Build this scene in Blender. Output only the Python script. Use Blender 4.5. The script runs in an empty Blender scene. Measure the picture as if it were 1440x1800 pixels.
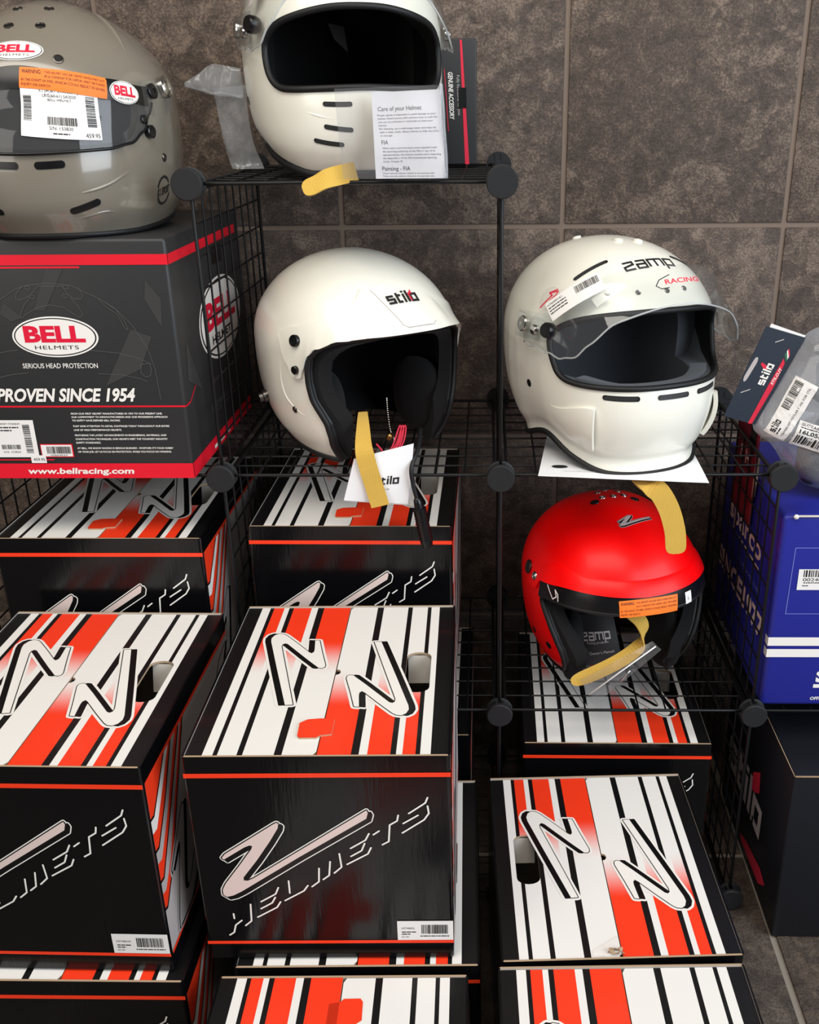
import bpy, bmesh, math, random
from mathutils import Vector, Matrix
from mathutils.bvhtree import BVHTree
from mathutils.geometry import tessellate_polygon

random.seed(4)
SC = bpy.context.scene
COL = SC.collection
PI = math.pi

# ------------------------------------------------------------------ camera
cam_data = bpy.data.cameras.new('camera')
cam = bpy.data.objects.new('camera', cam_data)
COL.objects.link(cam)
fw = Vector((-0.01841969, 0.92447931, -0.38078698))
rt = Vector((0.99983007, 0.01674799, -0.00770348))
up = Vector((0.00074429, 0.38086417, 0.92463070))
cam.matrix_world = Matrix(((rt.x, up.x, -fw.x, 0.35292895),
                           (rt.y, up.y, -fw.y, -1.16949569),
                           (rt.z, up.z, -fw.z, 1.19095144),
                           (0, 0, 0, 1)))
cam_data.sensor_fit = 'HORIZONTAL'
cam_data.sensor_width = 36.0
cam_data.lens = 1679.868 / 1440 * 36.0
cam_data.shift_x = -(826.65 - 720) / 1440
cam_data.shift_y = -(900 - 880.8) / 1440
cam_data.clip_start = 0.02
SC.camera = cam

# ------------------------------------------------------------------ world, lights, exposure
SC.view_settings.view_transform = 'Standard'
SC.view_settings.look = 'None'
SC.view_settings.gamma = 1.0
SC.view_settings.use_curve_mapping = False
SC.view_settings.exposure = 0.08
wd = bpy.data.worlds.new('room_ambient')
SC.world = wd
wd.use_nodes = True
wd.node_tree.nodes['Background'].inputs[0].default_value = (0.80, 0.86, 1.0, 1)
wd.node_tree.nodes['Background'].inputs[1].default_value = 0.065

def area(name, loc, target, sx, sy, power, color):
    l = bpy.data.lights.new(name, 'AREA')
    l.shape = 'RECTANGLE'
    l.size = sx
    l.size_y = sy
    l.energy = power
    l.color = color
    o = bpy.data.objects.new(name, l)
    COL.objects.link(o)
    o.location = loc
    d = Vector(target) - Vector(loc)
    o.rotation_euler = d.to_track_quat('-Z', 'Y').to_euler()
    return o

area('shop_window_light', (3.0, -1.9, 1.9), (0.7, 0.3, 0.9), 2.6, 2.2, 122, (0.84, 0.92, 1.0))
area('ceiling_light', (0.0, -1.1, 2.75), (0.2, 0.0, 0.6), 2.4, 0.9, 43, (1.0, 0.94, 0.85))
area('left_fill_light', (-1.9, -2.6, 1.9), (0.2, 0.1, 0.7), 1.6, 1.8, 27, (1.0, 0.94, 0.86))  # added warm fill from the front left, brightens that side of the helmets

# ------------------------------------------------------------------ helpers
def lin(c):
    c /= 255.0
    return c / 12.92 if c <= 0.04045 else ((c + 0.055) / 1.055) ** 2.4

def rgb(r, g, b):
    return (lin(r), lin(g), lin(b), 1.0)

def setin(b, name, v):
    if name in b.inputs:
        b.inputs[name].default_value = v

MATS = {}
def mat(name, col, rough=0.5, metal=0.0, coat=0.0, spec=0.5, trans=0.0, ior=1.45, sheen=0.0, coat_rough=0.05):
    m = bpy.data.materials.new(name)
    m.use_nodes = True
    b = m.node_tree.nodes['Principled BSDF']
    b.inputs['Base Color'].default_value = col
    setin(b, 'Roughness', rough)
    setin(b, 'Metallic', metal)
    setin(b, 'Coat Weight', coat)
    setin(b, 'Coat Roughness', coat_rough)
    setin(b, 'Specular IOR Level', spec)
    setin(b, 'Transmission Weight', trans)
    setin(b, 'IOR', ior)
    setin(b, 'Sheen Weight', sheen)
    m.diffuse_color = col
    MATS[name] = m
    return m

def film(name, tint, gloss, rough=0.08, body=0.0, body_col=(0.8, 0.8, 0.8, 1)):
    """thin clear plastic: transparent sheet, fresnel gloss and a little milkiness"""
    m = bpy.data.materials.new(name)
    m.use_nodes = True
    nt = m.node_tree
    nt.nodes.clear()
    out = nt.nodes.new('ShaderNodeOutputMaterial')
    tr = nt.nodes.new('ShaderNodeBsdfTransparent')
    tr.inputs[0].default_value = tint
    gl = nt.nodes.new('ShaderNodeBsdfGlossy')
    gl.inputs['Roughness'].default_value = rough
    df = nt.nodes.new('ShaderNodeBsdfDiffuse')
    df.inputs[0].default_value = body_col
    mx = nt.nodes.new('ShaderNodeMixShader')
    mx.inputs[0].default_value = body
    nt.links.new(tr.outputs[0], mx.inputs[1])
    nt.links.new(df.outputs[0], mx.inputs[2])
    lw = nt.nodes.new('ShaderNodeLayerWeight')
    pw = nt.nodes.new('ShaderNodeMath')
    pw.operation = 'POWER'
    pw.inputs[1].default_value = 3.5
    nt.links.new(lw.outputs['Facing'], pw.inputs[0])
    ma = nt.nodes.new('ShaderNodeMath')
    ma.operation = 'MULTIPLY_ADD'
    ma.inputs[1].default_value = gloss
    ma.inputs[2].default_value = 0.035
    nt.links.new(pw.outputs[0], ma.inputs[0])
    m2 = nt.nodes.new('ShaderNodeMixShader')
    nt.links.new(ma.outputs[0], m2.inputs[0])
    nt.links.new(mx.outputs[0], m2.inputs[1])
    nt.links.new(gl.outputs[0], m2.inputs[2])
    nt.links.new(m2.outputs[0], out.inputs[0])
    MATS[name] = m
    return m

def add_bump(m, scale, strength, dist=0.002, detail=4, vec_scale=None):
    nt = m.node_tree
    b = nt.nodes['Principled BSDF']
    tc = nt.nodes.new('ShaderNodeTexCoord')
    nz = nt.nodes.new('ShaderNodeTexNoise')
    nz.inputs['Scale'].default_value = scale
    nz.inputs['Detail'].default_value = detail
    src = tc.outputs['Object']
    if vec_scale:
        mp = nt.nodes.new('ShaderNodeMapping')
        mp.inputs['Scale'].default_value = vec_scale
        nt.links.new(src, mp.inputs[0])
        src = mp.outputs[0]
    nt.links.new(src, nz.inputs['Vector'])
    bp = nt.nodes.new('ShaderNodeBump')
    bp.inputs['Strength'].default_value = strength
    bp.inputs['Distance'].default_value = dist
    nt.links.new(nz.outputs[0], bp.inputs['Height'])
    nt.links.new(bp.outputs[0], b.inputs['Normal'])
    if 'Coat Normal' in b.inputs and b.inputs['Coat Weight'].default_value > 0:
        nt.links.new(bp.outputs[0], b.inputs['Coat Normal'])

mat('wire_black', rgb(13, 14, 16), 0.42, spec=0.4)
mat('connector_black', rgb(27, 28, 30), 0.6)
mat('box_black', rgb(10, 10, 12), 0.20, spec=0.45)
add_bump(MATS['box_black'], 9, 0.10, 0.003, 3, (30, 3, 3))
mat('kraft', rgb(176, 150, 122), 0.85)
mat('box_inside', rgb(190, 184, 176), 0.8)
mat('print_red', rgb(250, 62, 30), 0.35, coat=0.1)
mat('print_white', rgb(240, 236, 230), 0.38, coat=0.1)
mat('print_pinkwhite', rgb(226, 205, 198), 0.38)
mat('print_grey', rgb(182, 174, 172), 0.4)
mat('print_black', rgb(12, 12, 13), 0.35, coat=0.1)
mat('label_white', rgb(236, 233, 230), 0.6)
mat('ink', rgb(28, 27, 28), 0.6)
mat('ink_soft', rgb(92, 90, 92), 0.6)
mat('helmet_white', rgb(241, 238, 225), 0.28, coat=0.6, coat_rough=0.14)
mat('helmet_grey', rgb(124, 117, 105), 0.26, coat=0.8, coat_rough=0.08)
mat('helmet_red', rgb(255, 0, 2), 0.40, coat=0.10, coat_rough=0.2, spec=0.25)
mat('rubber', rgb(16, 16, 18), 0.55)
mat('liner', rgb(9, 9, 11), 0.95, sheen=0.02)
add_bump(MATS['liner'], 900, 0.25, 0.001)
mat('liner_grey', rgb(84, 88, 94), 0.95, sheen=0.05)
add_bump(MATS['liner_grey'], 700, 0.4, 0.001)
mat('plastic_black', rgb(12, 12, 14), 0.3)
mat('chrome', rgb(190, 188, 184), 0.22, metal=1.0)
mat('steel_dark', rgb(96, 92, 88), 0.35, metal=1.0)
mat('brass', rgb(176, 138, 84), 0.35, metal=1.0)
mat('orange_label', rgb(255, 122, 34), 0.55)
mat('bell_red', rgb(222, 18, 56), 0.45)
mat('bell_box', rgb(43, 43, 44), 0.46)
mat('bell_box_red', rgb(226, 22, 44), 0.42)
mat('bell_tri', rgb(58, 58, 58), 0.46)
mat('bell_line', rgb(84, 84, 83), 0.46)
mat('paper', rgb(240, 240, 242), 0.7)
mat('blue_box', rgb(34, 40, 140), 0.42)
mat('blue_line', rgb(120, 130, 205), 0.5)
mat('stilo_box', rgb(23, 25, 31), 0.42)
mat('card_dark', rgb(38, 46, 58), 0.5)
mat('card_black', rgb(40, 40, 42), 0.5)
mat('card_red', rgb(214, 40, 66), 0.5)
mat('maroon', rgb(120, 26, 40), 0.5)
mat('flag_green', rgb(60, 110, 80), 0.5)
mat('cord_red', rgb(196, 30, 60), 0.6)
film('clear_visor', (0.97, 0.98, 0.98, 1), 0.75, 0.03, 0.02)
film('smoke_visor', (0.50, 0.51, 0.53, 1), 0.6, 0.04, 0.05)
film('poly_bag', (0.90, 0.92, 0.94, 1), 0.8, 0.10, 0.20, (0.85, 0.88, 0.92, 1))
film('zip_film', (0.95, 0.95, 0.96, 1), 0.5, 0.14, 0.05, (0.7, 0.7, 0.7, 1))
film('visor_rim', (0.8, 0.82, 0.82, 1), 0.9, 0.04, 0.35, (0.9, 0.92, 0.92, 1))

def strap_mat():
    m = mat('webbing', rgb(226, 182, 74), 0.85, sheen=0.1)
    nt = m.node_tree
    b = nt.nodes['Principled BSDF']
    tc = nt.nodes.new('ShaderNodeTexCoord')
    wv = nt.nodes.new('ShaderNodeTexWave')
    wv.inputs['Scale'].default_value = 260
    wv.inputs['Distortion'].default_value = 1.0
    nt.links.new(tc.outputs['Object'], wv.inputs['Vector'])
    cr = nt.nodes.new('ShaderNodeValToRGB')
    cr.color_ramp.elements[0].color = rgb(190, 146, 52)
    cr.color_ramp.elements[1].color = rgb(236, 196, 92)
    nt.links.new(wv.outputs[0], cr.inputs[0])
    nt.links.new(cr.outputs[0], b.inputs['Base Color'])
    bp = nt.nodes.new('ShaderNodeBump')
    bp.inputs['Strength'].default_value = 0.5
    bp.inputs['Distance'].default_value = 0.0008
    nt.links.new(wv.outputs[0], bp.inputs['Height'])
    nt.links.new(bp.outputs[0], b.inputs['Normal'])
strap_mat()

def slate_mat(name, dark, mid_col, light):
    m = mat(name, mid_col, 0.6)
    nt = m.node_tree
    b = nt.nodes['Principled BSDF']
    tc = nt.nodes.new('ShaderNodeTexCoord')
    oi = nt.nodes.new('ShaderNodeObjectInfo')
    ad = nt.nodes.new('ShaderNodeVectorMath')
    ad.operation = 'ADD'
    sc = nt.nodes.new('ShaderNodeVectorMath')
    sc.operation = 'SCALE'
    sc.inputs['Scale'].default_value = 9.0
    cmb = nt.nodes.new('ShaderNodeCombineXYZ')
    for i in range(3):
        nt.links.new(oi.outputs['Random'], cmb.inputs[i])
    nt.links.new(cmb.outputs[0], sc.inputs[0])
    nt.links.new(tc.outputs['Object'], ad.inputs[0])
    nt.links.new(sc.outputs[0], ad.inputs[1])
    def noise(s, det, rough, dis=0.0):
        n = nt.nodes.new('ShaderNodeTexNoise')
        n.inputs['Scale'].default_value = s
        n.inputs['Detail'].default_value = det
        n.inputs['Roughness'].default_value = rough
        n.inputs['Distortion'].default_value = dis
        nt.links.new(ad.outputs[0], n.inputs['Vector'])
        return n
    big = noise(6, 3, 0.5, 1.2)
    mid = noise(38, 6, 0.62, 0.5)
    fine = noise(330, 5, 0.75, 0.2)
    # layered slabs: the broad noise broken into ledges with ragged edges
    def math_(op, a, b=None, c=None):
        n = nt.nodes.new('ShaderNodeMath')
        n.operation = op
        for i, q in enumerate((a, b, c)):
            if q is None:
                continue
            if isinstance(q, (int, float)):
                n.inputs[i].default_value = q
            else:
                nt.links.new(q, n.inputs[i])
        return n.outputs[0]
    rag = math_('MULTIPLY_ADD', mid.outputs[0], 0.22, big.outputs[0])
    st = nt.nodes.new('ShaderNodeValToRGB')
    st.color_ramp.interpolation = 'EASE'
    se = st.color_ramp.elements
    se[0].position = 0.50
    se[0].color = (0, 0, 0, 1)
    se[1].position = 0.70
    se[1].color = (1, 1, 1, 1)
    for pz, vz in ((0.575, 0.12), (0.583, 0.48), (0.632, 0.55), (0.640, 0.9)):
        k = se.new(pz)
        k.color = (vz, vz, vz, 1)
    nt.links.new(rag, st.inputs[0])
    v1 = math_('MULTIPLY', fine.outputs[0], 0.56)
    v2 = math_('MULTIPLY_ADD', mid.outputs[0], 0.36, v1)
    val = math_('MULTIPLY_ADD', st.outputs[0], 0.05, v2)
    cr = nt.nodes.new('ShaderNodeValToRGB')
    e = cr.color_ramp.elements
    e[0].position = 0.385
    e[0].color = dark
    e[1].position = 0.60
    e[1].color = light
    k = e.new(0.49)
    k.color = mid_col
    nt.links.new(val, cr.inputs[0])
    nt.links.new(cr.outputs[0], b.inputs['Base Color'])
    hgt = math_('MULTIPLY_ADD', st.outputs[0], 0.5, v2)
    bp = nt.nodes.new('ShaderNodeBump')
    bp.inputs['Strength'].default_value = 0.7
    bp.inputs['Distance'].default_value = 0.004
    nt.links.new(hgt, bp.inputs['Height'])
    nt.links.new(bp.outputs[0], b.inputs['Normal'])
    return m
slate_mat('slate_wall', rgb(60, 50, 44), rgb(86, 73, 65), rgb(132, 115, 101))
slate_mat('slate_floor', rgb(54, 46, 41), rgb(80, 69, 61), rgb(112, 98, 86))
mat('grout', rgb(118, 103, 92), 0.9)
mat('grout_floor', rgb(146, 136, 124), 0.9)
mat('ceiling_paint', rgb(215, 212, 205), 0.9)

def mk(name, verts, faces, mats, parent=None, idx=None, smooth=False, angle=None):
    me = bpy.data.meshes.new(name)
    me.from_pydata([tuple(v) for v in verts], [], [tuple(f) for f in faces])
    if isinstance(mats, str):
        mats = [mats]
    for m in mats:
        me.materials.append(MATS[m])
    if idx is not None:
        me.polygons.foreach_set('material_index', idx)
    if smooth:
        me.polygons.foreach_set('use_smooth', [True] * len(me.polygons))
        if angle:
            me.set_sharp_from_angle(angle=math.radians(angle))
    me.update()
    o = bpy.data.objects.new(name, me)
    COL.objects.link(o)
    if parent is not None:
        o.parent = parent
    return o

def tag(o, label, cat, group=None, kind=None):
    o['label'] = label
    o['category'] = cat
    if group:
        o['group'] = group
    if kind:
        o['kind'] = kind
    return o

def thing(name, label, cat, loc=(0, 0, 0), rz=0.0, group=None):
    o = bpy.data.objects.new(name, None)
    o.empty_display_size = 0.05
    COL.objects.link(o)
    o.location = loc
    o.rotation_euler = (0, 0, rz)
    return tag(o, label, cat, group)

def structure(o, label=None):
    o['kind'] = 'structure'
    if label:
        o['label'] = label
    return o

class MB:
    """mesh collector with material indices"""
    def __init__(s):
        s.v, s.f, s.m = [], [], []
    def add(s, verts, faces, m=0):
        k = len(s.v)
        s.v += [Vector(v) for v in verts]
        s.f += [tuple(i + k for i in f) for f in faces]
        s.m += [m] * len(faces)
    def box(s, lo, hi, m=0):
        x0, y0, z0 = lo
        x1, y1, z1 = hi
        v = [(x0, y0, z0), (x1, y0, z0), (x1, y1, z0), (x0, y1, z0), (x0, y0, z1), (x1, y0, z1), (x1, y1, z1), (x0, y1, z1)]
        s.add(v, [(3, 2, 1, 0), (4, 5, 6, 7), (0, 1, 5, 4), (1, 2, 6, 5), (2, 3, 7, 6), (3, 0, 4, 7)], m)
    def bevel_box(s, lo, hi, b, m=0, seg=2):
        bm = bmesh.new()
        bmesh.ops.create_cube(bm, size=1)
        for v in bm.verts:
            v.co = Vector([lo[i] + (v.co[i] + 0.5) * (hi[i] - lo[i]) for i in range(3)])
        bmesh.ops.bevel(bm, geom=list(bm.edges), offset=b, segments=seg, profile=0.5, affect='EDGES')
        bm.verts.index_update()
        s.add([v.co.copy() for v in bm.verts], [tuple(v.index for v in f.verts) for f in bm.faces], m)
        bm.free()
    def tube(s, pts, r, n=8, m=0, closed=False, caps=True):
        pts = [Vector(p) for p in pts]
        N = len(pts)
        rings = []
        nrm = None
        for i, p in enumerate(pts):
            if closed:
                t = (pts[(i + 1) % N] - pts[i - 1])
            else:
                t = pts[min(i + 1, N - 1)] - pts[max(i - 1, 0)]
            if t.length < 1e-9:
                t = Vector((0, 0, 1))
            t.normalize()
            if nrm is None:
                a = Vector((0, 0, 1)) if abs(t.z) < 0.9 else Vector((1, 0, 0))
                nrm = (a - t * a.dot(t)).normalized()
            else:
                nrm = nrm - t * nrm.dot(t)
                if nrm.length < 1e-6:
                    nrm = t.orthogonal()
                nrm.normalize()
            bn = t.cross(nrm)
            rr = r[i] if isinstance(r, (list, tuple)) else r
            rings.append([p + (nrm * math.cos(2 * PI * k / n) + bn * math.sin(2 * PI * k / n)) * rr for k in range(n)])
        v = [q for ring in rings for q in ring]
        f = []
        for i in range(N if closed else N - 1):
            j = (i + 1) % N
            for k in range(n):
                f.append((i * n + k, i * n + (k + 1) % n, j * n + (k + 1) % n, j * n + k))
        if not closed and caps:
            f.append(tuple(range(n))[::-1])
            f.append(tuple((N - 1) * n + k for k in range(n)))
        s.add(v, f, m)
    def lathe(s, prof, origin, axis, n=24, m=0, mlist=None):
        """prof: list of (r, h) along axis"""
        ax = Vector(axis).normalized()
        e1 = ax.orthogonal().normalized()
        e2 = ax.cross(e1)
        O = Vector(origin)
        v = []
        for r, h in prof:
            for k in range(n):
                a = 2 * PI * k / n
                v.append(O + ax * h + (e1 * math.cos(a) + e2 * math.sin(a)) * r)
        f = []
        for i in range(len(prof) - 1):
            for k in range(n):
                f.append((i * n + k, i * n + (k + 1) % n, (i + 1) * n + (k + 1) % n, (i + 1) * n + k))
        if prof[0][0] > 1e-6:
            f.append(tuple(range(n))[::-1])
        if prof[-1][0] > 1e-6:
            f.append(tuple((len(prof) - 1) * n + k for k in range(n)))
        s.add(v, f, m)
    def grid(s, P, m=0, thick=0.0):
        """P[i][j] grid of points"""
        h, w = len(P), len(P[0])
        f = [(i * w + j, i * w + j + 1, (i + 1) * w + j + 1, (i + 1) * w + j) for i in range(h - 1) for j in range(w - 1)]
        s.add([p for row in P for p in row], f, m)
    def build(s, name, mats, parent=None, smooth=False, angle=None):
        return mk(name, s.v, s.f, mats, parent, s.m, smooth, angle)

def homography(src, dst):
    A = []
    for (x, y), (u, v) in zip(src, dst):
        A.append([x, y, 1, 0, 0, 0, -u * x, -u * y, u])
        A.append([0, 0, 0, x, y, 1, -v * x, -v * y, v])
    n = 8
    for i in range(n):
        p = max(range(i, n), key=lambda r: abs(A[r][i]))
        A[i], A[p] = A[p], A[i]
        for r in range(n):
            if r != i:
                k = A[r][i] / A[i][i]
                A[r] = [a - k * b for a, b in zip(A[r], A[i])]
    h = [A[i][8] / A[i][i] for i in range(n)]
    def f(x, y):
        w = h[6] * x + h[7] * y + 1
        return ((h[0] * x + h[1] * y + h[2]) / w, (h[3] * x + h[4] * y + h[5]) / w)
    return f

_TX = {}
# squared techno letters of two logos, as centre lines (x-height 1)
LOGO_LETTERS = {
    'zamp': (0.25, [[(0, 1), (1.15, 1), (1.15, 0.62), (0, 0.40), (0, 0), (1.2, 0)],
                    [(1.62, 1), (2.72, 1), (2.72, 0), (1.60, 0), (1.60, 0.52), (2.64, 0.52)],
                    [(3.14, 0), (3.14, 1), (4.92, 1), (4.92, 0)], [(4.03, 0.92), (4.03, 0)],
                    [(5.34, -0.42), (5.34, 1), (6.48, 1), (6.48, 0.08), (5.42, 0.08)]]),
    'stilo': (0.34, [[(0.92, 1), (0.0, 1), (0.0, 0.52), (0.92, 0.52), (0.92, 0.0), (-0.08, 0.0)],
                     [(1.46, 1.42), (1.46, 0.0), (2.02, 0.0)], [(1.62, 1.0), (2.02, 1.0)],
                     [(2.46, 1.16), (2.46, -0.16)], [(2.46, 1.62), (2.46, 1.34)],
                     [(3.02, 1.62), (3.02, -0.16)],
                     [(3.56, 0.0), (4.42, 0.0), (4.42, 1.0), (3.56, 1.0), (3.56, -0.17)]]),
}
def logo_geo(s):
    w, lines = LOGO_LETTERS[s.lower()]
    v, f = [], []
    for L in lines:
        n = len(L)
        k0 = len(v)
        for i in range(n):
            p = Vector(L[i])
            d0 = (Vector(L[i]) - Vector(L[i - 1])).normalized() if i > 0 else None
            d1 = (Vector(L[i + 1]) - Vector(L[i])).normalized() if i < n - 1 else None
            if d0 is None:
                m = Vector((-d1.y, d1.x)) * w / 2
            elif d1 is None:
                m = Vector((-d0.y, d0.x)) * w / 2
            else:
                n0, n1 = Vector((-d0.y, d0.x)), Vector((-d1.y, d1.x))
                b = (n0 + n1)
                b = b.normalized() if b.length > 1e-6 else n0
                m = b * (w / 2) / max(b.dot(n0), 0.35)
            v += [tuple(p - m), tuple(p + m)]
        for i in range(n - 1):
            a = k0 + 2 * i
            f.append((a, a + 2, a + 3, a + 1))
    sc = 0.72 / (1.2 if s.lower() == 'zamp' else 1.5)
    return [(x * sc, y * sc) for x, y in v], f
def text_geo(s, bold=0.0, shear=0.0, spacing=1.0):
    if s.lower() in LOGO_LETTERS:
        return logo_geo(s)
    k = (s, bold, shear, spacing)
    if k in _TX:
        return _TX[k]
    c = bpy.data.curves.new('t', 'FONT')
    c.body = s
    c.size = 1.0
    c.offset = bold
    c.shear = shear
    c.space_character = spacing
    c.resolution_u = 3
    c.fill_mode = 'FRONT'
    o = bpy.data.objects.new('t', c)
    COL.objects.link(o)
    dg = bpy.context.evaluated_depsgraph_get()
    me = bpy.data.meshes.new_from_object(o.evaluated_get(dg))
    v = [(p.co.x, min(max(p.co.y, -0.26), 0.80)) for p in me.vertices]
    f = [tuple(p.vertices) for p in me.polygons]
    bpy.data.objects.remove(o)
    bpy.data.curves.remove(c)
    bpy.data.meshes.remove(me)
    _TX[k] = (v, f)
    return v, f

class Print:
    """flat print: 2-D pieces in layers, mapped on a surface by build()"""
    def __init__(s, mats):
        s.mats = mats
        s.v, s.f, s.m = [], [], []
    def raw(s, pts, faces, m, layer):
        k = len(s.v)
        s.n = getattr(s, 'n', 0) + 1
        layer = layer + (s.n % 95) * 0.009
        s.v += [(p[0], p[1], layer) for p in pts]
        s.f += [tuple(i + k for i in f) for f in faces]
        s.m += [s.mats.index(m)] * len(faces)
    def poly(s, pts, m, layer=1, holes=()):
        loops = [[Vector((p[0], p[1], 0)) for p in pts]] + [[Vector((p[0], p[1], 0)) for p in h] for h in holes]
        tri = tessellate_polygon(loops)
        flat = [p for l in loops for p in l]
        fs = []
        for a, b, c in tri:
            ar = (flat[b].x - flat[a].x) * (flat[c].y - flat[a].y) - (flat[b].y - flat[a].y) * (flat[c].x - flat[a].x)
            if abs(ar) < 1e-14:
                continue
            fs.append((a, b, c) if ar > 0 else (a, c, b))
        s.raw([(p.x, p.y) for p in flat], fs, m, layer)
    def rect(s, x0, y0, x1, y1, m, layer=1):
        s.raw([(x0, y0), (x1, y0), (x1, y1), (x0, y1)], [(0, 1, 2, 3)], m, layer)
    def stroke(s, pts, w, m, layer=1, closed=False):
        n = len(pts)
        for i in range(n if closed else n - 1):
            a, b = Vector(pts[i][:2]), Vector(pts[(i + 1) % n][:2])
            d = b - a
            if d.length < 1e-9:
                continue
            q = Vector((-d.y, d.x)).normalized() * w / 2
            s.raw([a - q, b - q, b + q, a + q], [(0, 1, 2, 3)], m, layer)
        for p in pts:
            s.raw([(p[0] + math.cos(k * PI / 4) * w / 2, p[1] + math.sin(k * PI / 4) * w / 2) for k in range(8)], [tuple(range(8))], m, layer)
    def ellipse(s, cx, cy, rx, ry, m, layer=1, n=48, rings=1):
        if rings == 1:
            s.raw([(cx + rx * math.cos(2 * PI * k / n), cy + ry * math.sin(2 * PI * k / n)) for k in range(n)], [tuple(range(n))], m, layer)
            return
        pts = [(cx, cy)]
        fs = []
        for r in range(1, rings + 1):
            t = r / rings
            for k in range(n):
                pts.append((cx + rx * t * math.cos(2 * PI * k / n), cy + ry * t * math.sin(2 * PI * k / n)))
        for k in range(n):
            fs.append((0, 1 + k, 1 + (k + 1) % n))
            for r in range(1, rings):
                a = 1 + (r - 1) * n
                fs.append((a + k, a + n + k, a + n + (k + 1) % n, a + (k + 1) % n))
        s.raw(pts, fs, m, layer)
    def text(s, t, x, y, h, m, layer=2, w=None, bold=0.0, shear=0.0, rot=0.0, align='l', spacing=1.0):
        """h: cap height; w: forces the overall width"""
        v, f = text_geo(t, bold, shear, spacing)
        if not v:
            return
        x0 = min(p[0] for p in v)
        x1 = max(p[0] for p in v)
        sy = h / 0.72
        sx = sy if w is None else w / max(x1 - x0, 1e-6)
        off = {'l': 0, 'c': 0.5, 'r': 1.0}[align] * (x1 - x0)
        c, sn = math.cos(rot), math.sin(rot)
        out = []
        for p in v:
            px, py = (p[0] - x0 - off) * sx, p[1] * sy
            out.append((x + px * c - py * sn, y + px * sn + py * c))
        s.raw(out, f, m, layer)
    def shadow_poly(s, body, shift, line, outline, m_out, m_black, m_body, layer=2):
        """white-outlined letter with a black drop shadow"""
        moved = [(p[0] + shift[0], p[1] + shift[1]) for p in body]
        n = len(body)
        for lw, m, l in ((line + outline, m_out, layer), (line, m_black, layer + 1)):
            for q in (body, moved):
                s.poly(q, m, l)
                s.stroke(q, 2 * lw, m, l, True)
            for i in range(n):
                j = (i + 1) % n
                quad = [body[i], body[j], moved[j], moved[i]]
                ar = sum(quad[a][0] * quad[(a + 1) % 4][1] - quad[(a + 1) % 4][0] * quad[a][1] for a in range(4))
                if abs(ar) > 1e-12:
                    s.raw(quad, [(0, 1, 2, 3) if ar > 0 else (3, 2, 1, 0)], m, l)
        s.poly(body, m_body, layer + 2)
    def bars(s, x, y, w, h, m, layer=2, seed=1, vertical=False):
        rnd = random.Random(seed)
        L = h if vertical else w
        p = 0.0
        while p < L:
            t = L * rnd.choice((0.012, 0.02, 0.03, 0.036))
            g = L * rnd.choice((0.012, 0.02, 0.026))
            e = min(p + t, L)
            if vertical:
                s.rect(x, y + p, x + w, y + e, m, layer)
            else:
                s.rect(x + p, y, x + e, y + h, m, layer)
            p += t + g
    def lines(s, x, y, w, n, pitch, h, m, layer=2, seed=1, last=0.6):
        """rows of small unreadable print, as short word bars"""
        rnd = random.Random(seed)
        for i in range(n):
            px = 0.0
            W = w * (last if i == n - 1 else 1.0)
            while px < W:
                wl = h * rnd.uniform(1.2, 4.5)
                s.rect(x + px, y - i * pitch, x + min(px + wl, W), y - i * pitch + h, m, layer)
                px += wl + h * 0.55
    def build(s, name, parent, fn, maxlen=None, lift=0.00022, base=0.00025):
        v, f, m = s.v, s.f, s.m
        if maxlen:
            bm = bmesh.new()
            bv = [bm.verts.new(p) for p in v]
            for fc, mi in zip(f, m):
                try:
                    q = bm.faces.new([bv[i] for i in fc])
                    q.material_index = mi
                except ValueError:
                    pass
            bmesh.ops.triangulate(bm, faces=[q for q in bm.faces if len(q.verts) > 4])
            for _ in range(6):
                es = [e for e in bm.edges if e.calc_length() > maxlen]
                if not es:
                    break
                bmesh.ops.subdivide_edges(bm, edges=es, cuts=1)
                bmesh.ops.triangulate(bm, faces=[q for q in bm.faces if len(q.verts) > 4])
            bm.verts.index_update()
            v = [tuple(p.co) for p in bm.verts]
            f = [tuple(p.index for p in q.verts) for q in bm.faces]
            m = [q.material_index for q in bm.faces]
            bm.free()
        vv = [fn(p[0], p[1], base + lift * p[2]) for p in v]
        return mk(name, vv, f, s.mats, parent, m)

def plane_map(O, ex, ey):
    O, ex, ey = Vector(O), Vector(ex), Vector(ey)
    n = ex.cross(ey).normalized()
    return lambda x, y, h: O + ex * x + ey * y + n * h

# ------------------------------------------------------------------ room: tiled wall and floor
YW = 0.4144          # wall face
T = 0.35296
def rock_tile(sx, sy, th, seed):
    """a tile face-up in xy with slightly uneven edges"""
    mb = MB()
    mb.bevel_box((-sx / 2, -sy / 2, -th), (sx / 2, sy / 2, 0), 0.0022, 0, 2)
    return mb
wall = structure(mk('wall_back', [(-1.6, YW + 0.003, -0.02), (2.2, YW + 0.003, -0.02), (2.2, YW + 0.003, 2.8), (-1.6, YW + 0.003, 2.8)], [(0, 1, 2, 3)], 'grout'), 'dark brown slate tiled wall behind the shelf')
g = 0.0078
wt = rock_tile(T - g, T - g, 0.012, 1)
first = None
for k in range(-5, 6):
    for j in range(-3, 5):
        if first is None:
            o = wt.build('tile', 'slate_wall', wall, True, 30)
            first = o.data
        else:
            o = bpy.data.objects.new('tile', first)
            COL.objects.link(o)
            o.parent = wall
        o.location = (0.1196 + (k + 0.5) * T, YW, 1.0139 + (j + 0.5) * T)
        o.rotation_euler = (PI / 2, 0, 0)
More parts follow.
